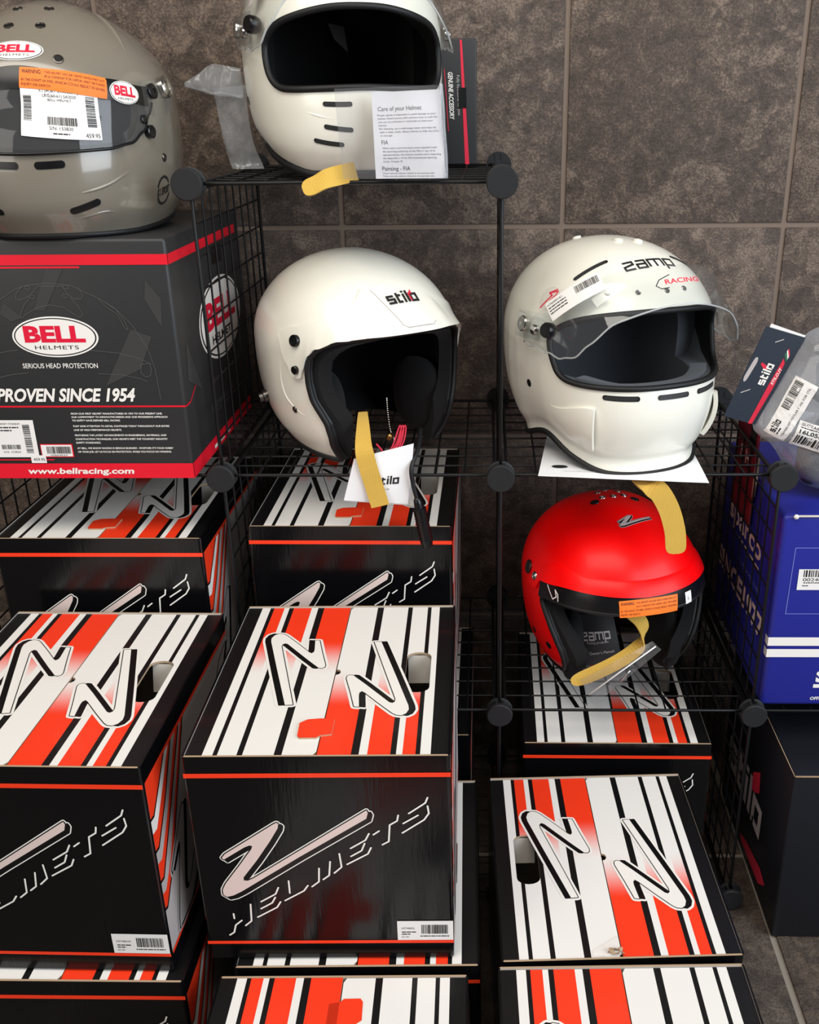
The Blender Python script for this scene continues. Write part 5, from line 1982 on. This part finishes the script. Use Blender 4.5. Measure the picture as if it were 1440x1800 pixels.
# radio plug lead of the open-face white helmet
pts = smooth_open([Vector(p) for p in [(0.262, 0.060, 0.790), (0.262, 0.010, 0.780), (0.2545, -0.0135, 0.7620), (0.2560, -0.0150, 0.7390), (0.2612, -0.0150, 0.7150)]], 6)
lp, R3 = to_local(r3, pts)
mb = MB()
mb.tube(lp, 0.0030, 8)
mb.build('radio_lead', 'rubber', r3, True)
lp, R3 = to_local(r3, [(0.2600, -0.0150, 0.7200), (0.2605, -0.015, 0.7180), (0.2618, -0.015, 0.7120), (0.2630, -0.0150, 0.7060), (0.2632, -0.015, 0.7055), (0.2715, -0.0150, 0.6570), (0.2722, -0.015, 0.6530), (0.2726, -0.015, 0.6505)])
mb = MB()
mb.tube(lp, [0.0030, 0.0050, 0.0058, 0.0062, 0.0085, 0.0085, 0.0074, 0.0074], 16)
for k in range(12):
    a = lp[4].lerp(lp[5], (k + 0.6) / 13)
    b = lp[4].lerp(lp[5], (k + 0.9) / 13)
    mb.tube([a, b], 0.0090, 14)
mb.build('radio_plug', 'plastic_black', r3, True, 40)

# ------------------------------------------------------------------ paper leaflet, cords and chain at the open-face helmet
def sheet(name, corners, nu, nv, amp, m, parent=None, th=0.0004, seed=0.0, freq=22.0, bow=0.0):
    """thin bent sheet between four corners (order: tl, tr, br, bl)"""
    tl, tr, br, bl = [Vector(c) for c in corners]
    nrm = (tr - tl).cross(bl - tl).normalized()
    P_ = []
    for i in range(nv + 1):
        t = i / nv
        row = []
        for j in range(nu + 1):
            s = j / nu
            p = tl.lerp(tr, s).lerp(bl.lerp(br, s), t)
            d = mnoise.noise(p * freq + Vector((seed, seed * 1.7, 0))) * amp + bow * math.sin(PI * s) * math.sin(PI * t)
            row.append(p + nrm * d)
        P_.append(row)
    W = nu + 1
    N = W * (nv + 1)
    v = [p for r in P_ for p in r] + [p + nrm * th for r in P_ for p in r]
    f = []
    for i in range(nv):
        for j in range(nu):
            a, b, c, d = i * W + j, i * W + j + 1, (i + 1) * W + j + 1, (i + 1) * W + j
            f.append((a, b, c, d))
            f.append((N + d, N + c, N + b, N + a))
    ring = [j for j in range(W)] + [i * W + nu for i in range(1, nv + 1)] + [nv * W + j for j in range(nu - 1, -1, -1)] + [i * W for i in range(nv - 1, 0, -1)]
    for i in range(len(ring)):
        a, b = ring[i], ring[(i + 1) % len(ring)]
        f.append((b, a, N + a, N + b))
    o = mk(name, v, f, m, parent, None, True, 50)
    bv = BVHTree.FromPolygons(v, f)
    def fn(s, t, h):
        p = tl.lerp(tr, s).lerp(bl.lerp(br, s), t)
        hit = bv.ray_cast(p - nrm * 0.05, nrm)
        return (hit[0] if hit[0] else p) - nrm * h
    return o, fn

t = thing('paper_leaflet', 'folded white leaflet tucked behind the yellow strap of the open-face helmet', 'leaflet', (0.21, -0.008, 0.75))
L0 = Vector(t.location)
cs = [(0.180, -0.0085, 0.7720), (0.2580, -0.0085, 0.7930), (0.2480, -0.0085, 0.7080), (0.1634, -0.0085, 0.7140)]
o, fn = sheet('front_page', [Vector(c) - L0 for c in cs], 14, 14, 0.002, 'paper', t, seed=3.0, freq=14, bow=-0.004)
cs2 = [(0.183, -0.0060, 0.7710), (0.2575, -0.0060, 0.7910), (0.2500, -0.0060, 0.7055), (0.1650, -0.0060, 0.7120)]
sheet('back_page', [Vector(c) - L0 for c in cs2], 10, 10, 0.001, 'paper', t, seed=3.0, freq=14, bow=-0.003)
p = Print(['ink'])
p.text('stilo', 0.42, -0.62, 0.13, 'ink', 1, w=0.40, bold=0.045)
p.text('stilo.it', 0.50, -0.74, 0.035, 'ink', 1, w=0.18)
p.build('page_print', t, lambda x, y, h: fn(x, -y, h))

t = thing('hang_tag_cord', 'red looped cord with a bead chain inside the open-face white helmet', 'cord', (0.225, 0.05, 0.80))
L0 = Vector(t.location)
mb = MB()
ch = smooth_open([Vector(p) - L0 for p in [(0.2193, 0.05, 0.836), (0.2200, 0.049, 0.8164), (0.2229, 0.046, 0.7925), (0.2290, 0.030, 0.7850), (0.2250, 0.012, 0.7750), (0.2202, 0.002, 0.7690)]], 8)
for q in ch:
    mb.lathe([(0.0, -0.0013), (0.0009, -0.0009), (0.0013, 0.0), (0.0009, 0.0009), (0.0, 0.0013)], q, (0, 0, 1), 6)
mb.build('bead_chain', 'chrome', t, True)
mb = MB()
for k, dx in enumerate((0.0, 0.0035, 0.0065)):
    c = [Vector(q) - L0 for q in [(0.2215, 0.006, 0.7720), (0.2290 + dx, 0.016, 0.7830), (0.2345 + dx, 0.030, 0.7980), (0.2370 + dx, 0.035, 0.8030), (0.2385 + dx, 0.030, 0.7985), (0.2350 + dx, 0.016, 0.7840), (0.2285, 0.006, 0.7700)]]
    mb.tube(smooth_open(c, 5), 0.0011, 6)
c = [Vector(q) - L0 for q in [(0.2080, 0.004, 0.7880), (0.2140, 0.002, 0.7815), (0.2190, 0.000, 0.7740), (0.2150, 0.000, 0.7700), (0.2080, 0.000, 0.7695)]]
mb.tube(smooth_open(c, 5), 0.0015, 6)
mb.build('red_loop', 'cord_red', t, True)
mb = MB()
mb.tube([Vector(q) - L0 for q in [(0.2200, 0.034, 0.7860), (0.2260, 0.032, 0.7905)]], 0.0040, 10)
mb.build('clasp', 'brass', t, True)

# ------------------------------------------------------------------ sheet under the right full-face helmet
t = thing('paper_sheet', 'white printed sheet lying under the right full-face helmet on the shelf', 'paper', (0.53, 0.07, 0.745))
L0 = Vector(t.location)
zs = 2 * P + 0.0042
o, fn = sheet('page', [Vector(c) - L0 for c in [(0.4400, 0.165, zs), (0.6420, 0.185, zs), (0.6360, -0.026, zs + 0.0004), (0.4188, 0.001, zs)]], 14, 14, 0.0004, 'paper', t, th=-0.0004, seed=5)
p = Print(['ink', 'print_grey'])
p.ellipse(0.13, -0.80, 0.05, 0.03, 'ink', 1)
p.lines(0.16, -0.90, 0.3, 1, 0.03, 0.006, 'print_grey', 1, 4, 1.0)
p.build('page_print', t, lambda x, y, h: (Vector((0.4188, 0.001, zs)) - L0) + Vector((0.21, -0.018, 0)) * x + Vector((0.016, 0.172, 0)) * (1 + y) + Vector((0, 0, h + 0.0012)))

# ------------------------------------------------------------------ care leaflet in its clear sleeve on the top shelf
t = thing('leaflet_sleeve', 'care leaflet in a clear sleeve propped against the top shelf helmet', 'leaflet', (0.245, 0.0, 1.114))
L0 = Vector(t.location)
zb = 3 * P + 0.0052
yb_, yt_ = -0.001, 0.004
o, fn = sheet('leaflet', [Vector(c) - L0 for c in [(0.2215, yt_, 1.2075), (0.3000, yt_, 1.2105), (0.3045, yb_, zb), (0.2232, yb_, zb)]], 18, 20, 0.0035, 'paper', t, seed=1.3, freq=26)
p = Print(['ink_soft', 'ink'])
p.text('Care of your Helmet', 0.08, -0.215, 0.052, 'ink_soft', 1, w=0.63)
body = ['Proper planet is important to avoid damage to your', 'helmet. Avoid contact with extreme heat or cold. Do', 'not use any solvents or chemicals to clean your', 'helmet.', 'For cleaning, use a mild soapy water and wipe dry', 'with a clean cloth. Allow helmet to fully dry prior', 'to storage.']
for k, s in enumerate(body):
    p.text(s, 0.07 + 0.004 * k, -0.272 - k * 0.039, 0.020, 'ink_soft', 1, w=0.0168 * len(s))
p.text('FIA', 0.11, -0.600, 0.052, 'ink_soft', 1, w=0.095)
body = ['When used in any motorsport event organised under', 'the sporting authority of the FIA or any of its', 'representatives, this helmet must be worn respecting', 'the Appendix L of the FIA International Sporting', 'Code, Chapter III']
for k, s in enumerate(body):
    p.text(s, 0.12, -0.652 - k * 0.039, 0.021, 'ink_soft', 1, w=0.0160 * len(s))
p.text('Painting - FIA', 0.10, -0.905, 0.050, 'ink', 1, w=0.40)
for k in range(2):
    p.text('These manuals address related to the painting rules', 0.10, -0.945 - k * 0.034, 0.019, 'ink_soft', 1, w=0.74)
p.build('leaflet_print', t, lambda x, y, h: fn(x, -y, h), lift=0.0001, base=0.0002)
sheet('sleeve', [Vector(c) - L0 for c in [(0.1800, yt_ - 0.002, 1.2115), (0.3030, yt_ - 0.002, 1.2150), (0.3060, yb_ - 0.003, zb), (0.1850, yb_ - 0.003, zb)]], 22, 20, 0.0035, 'zip_film', t, th=0.0006, seed=1.3, freq=26)
mb = MB()
e = [Vector(c) - L0 for c in [(0.3005, 0.001, 1.2160), (0.3025, 0.000, 1.1900), (0.3030, 0.0, 1.1700), (0.3050, -0.001, 1.1400), (0.3052, -0.003, zb)]]
mb.tube(smooth_open(e, 6), 0.0022, 8)
mb.build('sleeve_edge', 'poly_bag', t, True)

# ------------------------------------------------------------------ black accessory pack behind the top helmet
t = thing('accessory_pack', 'slim black pack with a red stripe behind the top shelf helmet', 'package', (0.302, 0.31, 3 * P + 0.004), 0.0)
rounded_box('body', (-0.036, -0.010, 0.001), (0.0355, 0.010, 0.166), 0.0015, 'card_black', t)
p = Print(['card_red', 'print_white', 'print_grey', 'print_black'])
p.poly([(0.0185, 0.0), (0.0245, 0.0), (0.0155, 0.163), (0.0125, 0.163)], 'card_red', 1)
p.rect(0.010, 0.075, 0.021, 0.102, 'print_black', 3)
p.text('GENUINE ACCESSORY', -0.0045, 0.122, 0.0065, 'print_white', 2, w=0.062, bold=0.02, shear=0.15, rot=-PI / 2 + 0.03)
p.text('Fully functional for you', 0.0075, 0.118, 0.0042, 'print_grey', 2, w=0.052, rot=-PI / 2 + 0.03)
p.stroke([(-0.0095, 0.126), (-0.0050, 0.045)], 0.0008, 'card_red', 2)
p.build('front_print', t, plane_map((0, -0.010, 0.001), (1, 0, 0), (0, 0, 1)))

# ------------------------------------------------------------------ clear bag slumped beside the top helmet
def crumpled(name, rows, m, parent, amp, seed, th=0.006):
    """bag from cross rows (left point, right point); front and back skins"""
    nv = 40
    nu = 16
    L = smooth_open([Vector(r[0]) for r in rows], 10)
    R = smooth_open([Vector(r[1]) for r in rows], 10)
    n = len(L)
    mb = MB()
    for side in (-1, 1):
        G = []
        for i in range(n):
            row = []
            for j in range(nu + 1):
                s = j / nu
                p = L[i].lerp(R[i], s)
                k = math.sin(PI * s) ** 0.5
                d = side * th * k + mnoise.noise(Vector((p.x * 60 + seed, p.z * 26, side * 3.0))) * amp * k + abs(mnoise.noise(Vector((p.x * 120, p.z * 40 + seed, 1.0)))) * amp * 0.8 * k
                row.append(p + Vector((0, d, 0)))
            G.append(row)
        mb.grid(G)
    return mb.build(name, m, parent, True)
t = thing('plastic_bag', 'crumpled clear plastic bag slumped left of the top shelf helmet', 'bag', (0.02, 0.16, 3 * P + 0.004))
L0 = Vector(t.location)
def loc(rows):
    # the bag stands behind the widest part of the helmet
    def back(p):
        k = 1.0525
        return Vector((0.353 + (p[0] - 0.353) * k, p[1] + 0.070, max(1.191 + (p[2] - 1.191) * k, 3 * P + 0.0045))) - L0
    return [(back(a), back(b)) for a, b in rows]
Y_ = 0.165
crumpled('bag_body', loc([((-0.0005, Y_, 1.2160), (0.042, Y_, 1.2200)), ((0.0030, Y_, 1.1830), (0.042, Y_, 1.1860)), ((0.0070, Y_, 1.1510), (0.046, Y_, 1.1500)), ((0.0120, Y_, 1.1280), (0.055, Y_, 1.1250)), ((0.0160, Y_ - 0.004, 1.1165), (0.058, Y_ - 0.004, 1.1165))]), 'poly_bag', t, 0.007, 2.0)
crumpled('bag_flap', loc([((-0.0340, Y_ - 0.012, 1.2180), (-0.0320, Y_ - 0.012, 1.2240)), ((-0.0150, Y_ - 0.012, 1.2130), (-0.0150, Y_ - 0.012, 1.2330)), ((0.0020, Y_ - 0.012, 1.2080), (0.0030, Y_ - 0.012, 1.2440)), ((0.0220, Y_ - 0.012, 1.2060), (0.0220, Y_ - 0.012, 1.2420)), ((0.0400, Y_ - 0.012, 1.2040), (0.0400, Y_ - 0.012, 1.2390))]), 'poly_bag', t, 0.005, 7.0, 0.004)

# ------------------------------------------------------------------ header-card pack on the blue box
t = thing('accessory_bag', 'clear bag of black parts with a navy header card on the blue box', 'package', (0.80, 0.09, uz1))
L0 = Vector(t.location)
Yc = 0.075
card = [(0.7160, Yc, 0.9245), (0.7690, Yc, 0.9090), (0.7155, Yc, 0.7900), (0.6725, Yc, 0.8025)]
o, fnc = sheet('header_card', [Vector(c) - L0 for c in card], 6, 8, 0.0, 'card_dark', t, th=0.0012)
p = Print(['print_white', 'card_red', 'print_grey', 'flag_green', 'print_black'])
# print frame: x across the card (0..1 from the hanger edge), y along it
def cm(x, y, h):
    return fnc(x, 1 - y, h)
def card_xy(px, py):
    u, v = _hcard(1270 + px / 5.294, 560 + py / 5.294)
    return u, v
_hcard = homography([(1347, 573), (1415, 593), (1325, 746), (1271, 731)], [(0, 1), (1, 1), (1, 0), (0, 0)])
p.poly([card_xy(*q) for q in [(225, 970), (405, 640), (545, 400), (550, 450), (450, 660), (262, 975)]], 'card_red', 1)
p.poly([card_xy(*q) for q in [(555, 365), (580, 325), (580, 405), (565, 435)]], 'flag_green', 1)
p.poly([card_xy(*q) for q in [(580, 325), (590, 310), (592, 385), (578, 410)]], 'print_white', 1)
p.poly([card_xy(*q) for q in [(590, 310), (603, 300), (603, 370), (592, 388)]], 'card_red', 1)
p.stroke([card_xy(195, 580), card_xy(280, 440)], 0.11, 'print_grey', 1)
p.stroke([card_xy(478, 237), card_xy(560, 204)], 0.012, 'print_grey', 1)
p.stroke([card_xy(147, 718), card_xy(230, 692)], 0.012, 'print_grey', 1)
a, b = card_xy(330, 665), card_xy(455, 445)
tv, tf = text_geo('stilo', 0.045, 0.0, 1.0)
x0, x1 = min(q[0] for q in tv), max(q[0] for q in tv)
c0, c1, c2 = card_xy(345, 660), card_xy(452, 465), card_xy(285, 640)
def tline(s, c0, c1, c2, m, bold=0.0):
    tv, tf = text_geo(s, bold, 0.0, 1.0)
    x0, x1 = min(q[0] for q in tv), max(q[0] for q in tv)
    p.raw([(c0[0] + (c1[0] - c0[0]) * (q[0] - x0) / (x1 - x0) + (c2[0] - c0[0]) * q[1] / 0.72, c0[1] + (c1[1] - c0[1]) * (q[0] - x0) / (x1 - x0) + (c2[1] - c0[1]) * q[1] / 0.72) for q in tv], tf, m, 3)
tline('stilo', c0, c1, c2, 'print_white', 0.045)
p.poly([card_xy(*q) for q in [(330, 460), (345, 445), (380, 470), (392, 520), (350, 500)]], 'card_red', 2)
tline('STILO.IT', card_xy(433, 655), card_xy(525, 505), card_xy(414, 640), 'print_white', 0.02)
p.build('card_print', t, cm, lift=0.0001, base=0.0002)
# white backing slip
sheet('backing_slip', [Vector(c) - L0 for c in [(0.7235, Yc + 0.004, 0.9270), (0.7700, Yc + 0.004, 0.9110), (0.7600, Yc + 0.004, 0.890), (0.716, Yc + 0.004, 0.905)]], 4, 4, 0, 'label_white', t, th=0.001)
# pillow-shaped bag
def pillow(name, outline, y0, depth, m, parent, seed, amp=0.006):
    cx_ = sum(q[0] for q in outline) / len(outline)
    cz_ = sum(q[1] for q in outline) / len(outline)
    ol = smooth_closed(outline, 6)
    n = len(ol)
    K = 12
    mb = MB()
    skins = []
    for side in (-1, 1):
        v = []
        f = []
        for k in range(K + 1):
            r = k / K
            for (x, z) in ol:
                X, Z = cx_ + (x - cx_) * r, cz_ + (z - cz_) * r
                d = depth * math.sqrt(max(0.0, 1 - r * r)) if r < 1 else 0.0
                w = mnoise.noise(Vector((X * 34 + seed, Z * 34, side * 2.0))) * amp * (1 - r ** 6) + abs(mnoise.noise(Vector((X * 70, Z * 50 + seed, side)))) * amp * (1 - r ** 6)
                v.append(Vector((X, y0 + side * d + w, Z)) - L0)
        for k in range(K):
            for i in range(n):
                a, b = k * n + i, k * n + (i + 1) % n
                f.append((a, b, b + n, a + n))
        mb.add(v, f)
        skins.append((v, f))
    mb.build(name, m, parent, True)
    return BVHTree.FromPolygons(*skins[0])
bv = pillow('bag', [(0.7150, 0.7880), (0.7420, 0.850), (0.7690, 0.909), (0.815, 0.925), (0.90, 0.918), (0.955, 0.88), (0.965, 0.79), (0.955, 0.705), (0.90, 0.688), (0.82, 0.692), (0.776, 0.715), (0.745, 0.757)], 0.085, 0.055, 'poly_bag', t, 4.0)
def bag_map(O, ex, ey):
    O, ex, ey = Vector(O), Vector(ex), Vector(ey)
    def fn(x, y, h):
        q = O + ex * x + ey * y
        hit = bv.ray_cast(Vector((q.x, -0.2, q.z)) - L0, Vector((0, 1, 0)))
        yy = hit[0].y if hit[0] else (0.03 - L0.y)
        return Vector((q.x - L0.x, yy - h - 0.0012, q.z - L0.z))
    return fn
p = Print(['label_white', 'ink'])
p.rect(0, 0, 0.084, 0.027, 'label_white', 1)
p.bars(0.040, 0.0155, 0.040, 0.0095, 'ink', 2, 61)
p.text('stilo', 0.005, 0.017, 0.007, 'ink', 2, w=0.018, bold=0.03)
p.lines(0.005, 0.0125, 0.016, 1, 0.004, 0.0016, 'ink', 2, 8)
p.text('YA0400-SIM KEVLAR PEAK FOR ST4', 0.005, 0.006, 0.0028, 'ink', 2, w=0.072)
d1 = Vector((0.7806 - 0.7490, 0, 0.8467 - 0.7746)).normalized()
p.build('bag_label', t, bag_map((0.7490, 0, 0.7746), d1, Vector((-d1.z, 0, d1.x))), 0.008)
p = Print(['label_white', 'ink'])
p.rect(0, 0, 0.085, 0.036, 'label_white', 1)
p.text('SLOYA0802', 0.004, 0.0300, 0.0040, 'ink', 2, w=0.030)
p.lines(0.004, 0.0270, 0.07, 1, 0.003, 0.0012, 'ink', 2, 9, 1.0)
p.text('16L05E3', 0.004, 0.0195, 0.0055, 'ink', 2, w=0.034, bold=0.02)
p.bars(0.003, 0.004, 0.078, 0.0125, 'ink', 2, 62)
d2 = Vector((0.97, 0, -0.25)).normalized()
p.build('bag_label', t, bag_map((0.7560, 0, 0.7720), d2, Vector((-d2.z, 0, d2.x))), 0.008)
# black parts inside
mb = MB()
mb.tube(smooth_closed3 if False else smooth_open([Vector(q) - L0 for q in [(0.760, 0.085, 0.842), (0.790, 0.070, 0.834), (0.818, 0.060, 0.812), (0.800, 0.065, 0.792), (0.835, 0.075, 0.775), (0.880, 0.085, 0.800), (0.900, 0.085, 0.860), (0.860, 0.085, 0.900), (0.815, 0.085, 0.905), (0.790, 0.080, 0.885)]], 8), 0.0075, 10)
mb.build('black_lead', 'plastic_black', t, True)
rounded_box('black_part', Vector((0.785, 0.060, 0.705)) - L0, Vector((0.93, 0.110, 0.765)) - L0, 0.012, 'card_black', t)
rounded_box('white_part', Vector((0.815, 0.075, 0.880)) - L0, Vector((0.90, 0.110, 0.905)) - L0, 0.008, 'label_white', t)

# ------------------------------------------------------------------ maroon pack between the shelf side and the blue box
t = thing('glove_pack', 'maroon pack with white print wedged beside the blue box', 'package', (0.7455, 0.20, 0.62))
L0 = Vector(t.location)
rounded_box('body', Vector((0.7438, 0.150, 0.606)) - L0, Vector((0.7478, 0.262, 0.765)) - L0, 0.0012, 'maroon', t, 1)
p = Print(['print_pinkwhite', 'print_black'])
p.text('S', 0.030, 0.085, 0.022, 'print_pinkwhite', 2, w=0.022, bold=0.03)
p.text('H', 0.062, 0.085, 0.022, 'print_pinkwhite', 2, w=0.022, bold=0.03)
p.poly([(0.070, 0.115), (0.098, 0.105), (0.110, 0.150), (0.080, 0.155)], 'print_black', 2)
p.build('pack_print', t, plane_map(Vector((0.7438, 0.262, 0.606)) - L0, (0, -1, 0), (0, 0, 1)))
mb = MB()
mb.tube([Vector(q) - L0 for q in [(0.7452, 0.146, 0.656), (0.7452, 0.143, 0.690), (0.7452, 0.140, 0.722)]], [0.0028, 0.0034, 0.0025], 8)
mb.build('kraft_edge', 'kraft', t, True)

# ------------------------------------------------------------------ zip bag and booklet in the red helmet
t = thing('zip_bag', 'small clear zip bag lying in the opening of the red helmet', 'bag', (0.53, 0.02, P + 0.008))
L0 = Vector(t.location)
sheet('film', [Vector(c) - L0 for c in [(0.4850, 0.010, 0.4250), (0.5850, 0.006, 0.4930), (0.5966, -0.004, 0.4850), (0.5093, -0.006, 0.3960)]], 16, 12, 0.004, 'zip_film', t, th=0.0006, seed=4.0, freq=30)
mb = MB()
mb.tube([Vector((0.4982, -0.0035, 0.4096)) - L0, Vector((0.543, -0.0035, 0.4500)) - L0, Vector((0.5885, -0.0035, 0.4900)) - L0], 0.0012, 6)
mb.build('zip_strip', 'label_white', t, True)
mb = MB()
mb.tube([Vector(q) - L0 for q in [(0.543, 0.004, 0.428), (0.550, 0.004, 0.436), (0.556, 0.004, 0.446)]], [0.0022, 0.0016, 0.0014], 8)
mb.build('metal_screw', 'chrome', t, True)
t = thing('booklet', 'dark grey owner booklet standing inside the red helmet', 'booklet', (0.527, 0.12, P + 0.008))
L0 = Vector(t.location)
o, fnb = sheet('cover', [Vector(c) - L0 for c in [(0.4930, 0.135, 0.464), (0.5450, 0.125, 0.470), (0.5600, 0.105, 0.400), (0.5050, 0.112, 0.385)]], 10, 10, 0.0012, 'card_black', t, th=0.0025, seed=2, bow=-0.006)
p = Print(['print_grey'])
p.text('zamp', 0.02, -0.50, 0.17, 'print_grey', 1, w=0.80, bold=0.0)
p.text('Racing products', 0.14, -0.58, 0.05, 'print_grey', 1, w=0.6)
p.text("Owner's Manual", 0.16, -0.80, 0.06, 'print_grey', 1, w=0.68)
p.build('cover_print', t, lambda x, y, h: fnb(x, -y, h))
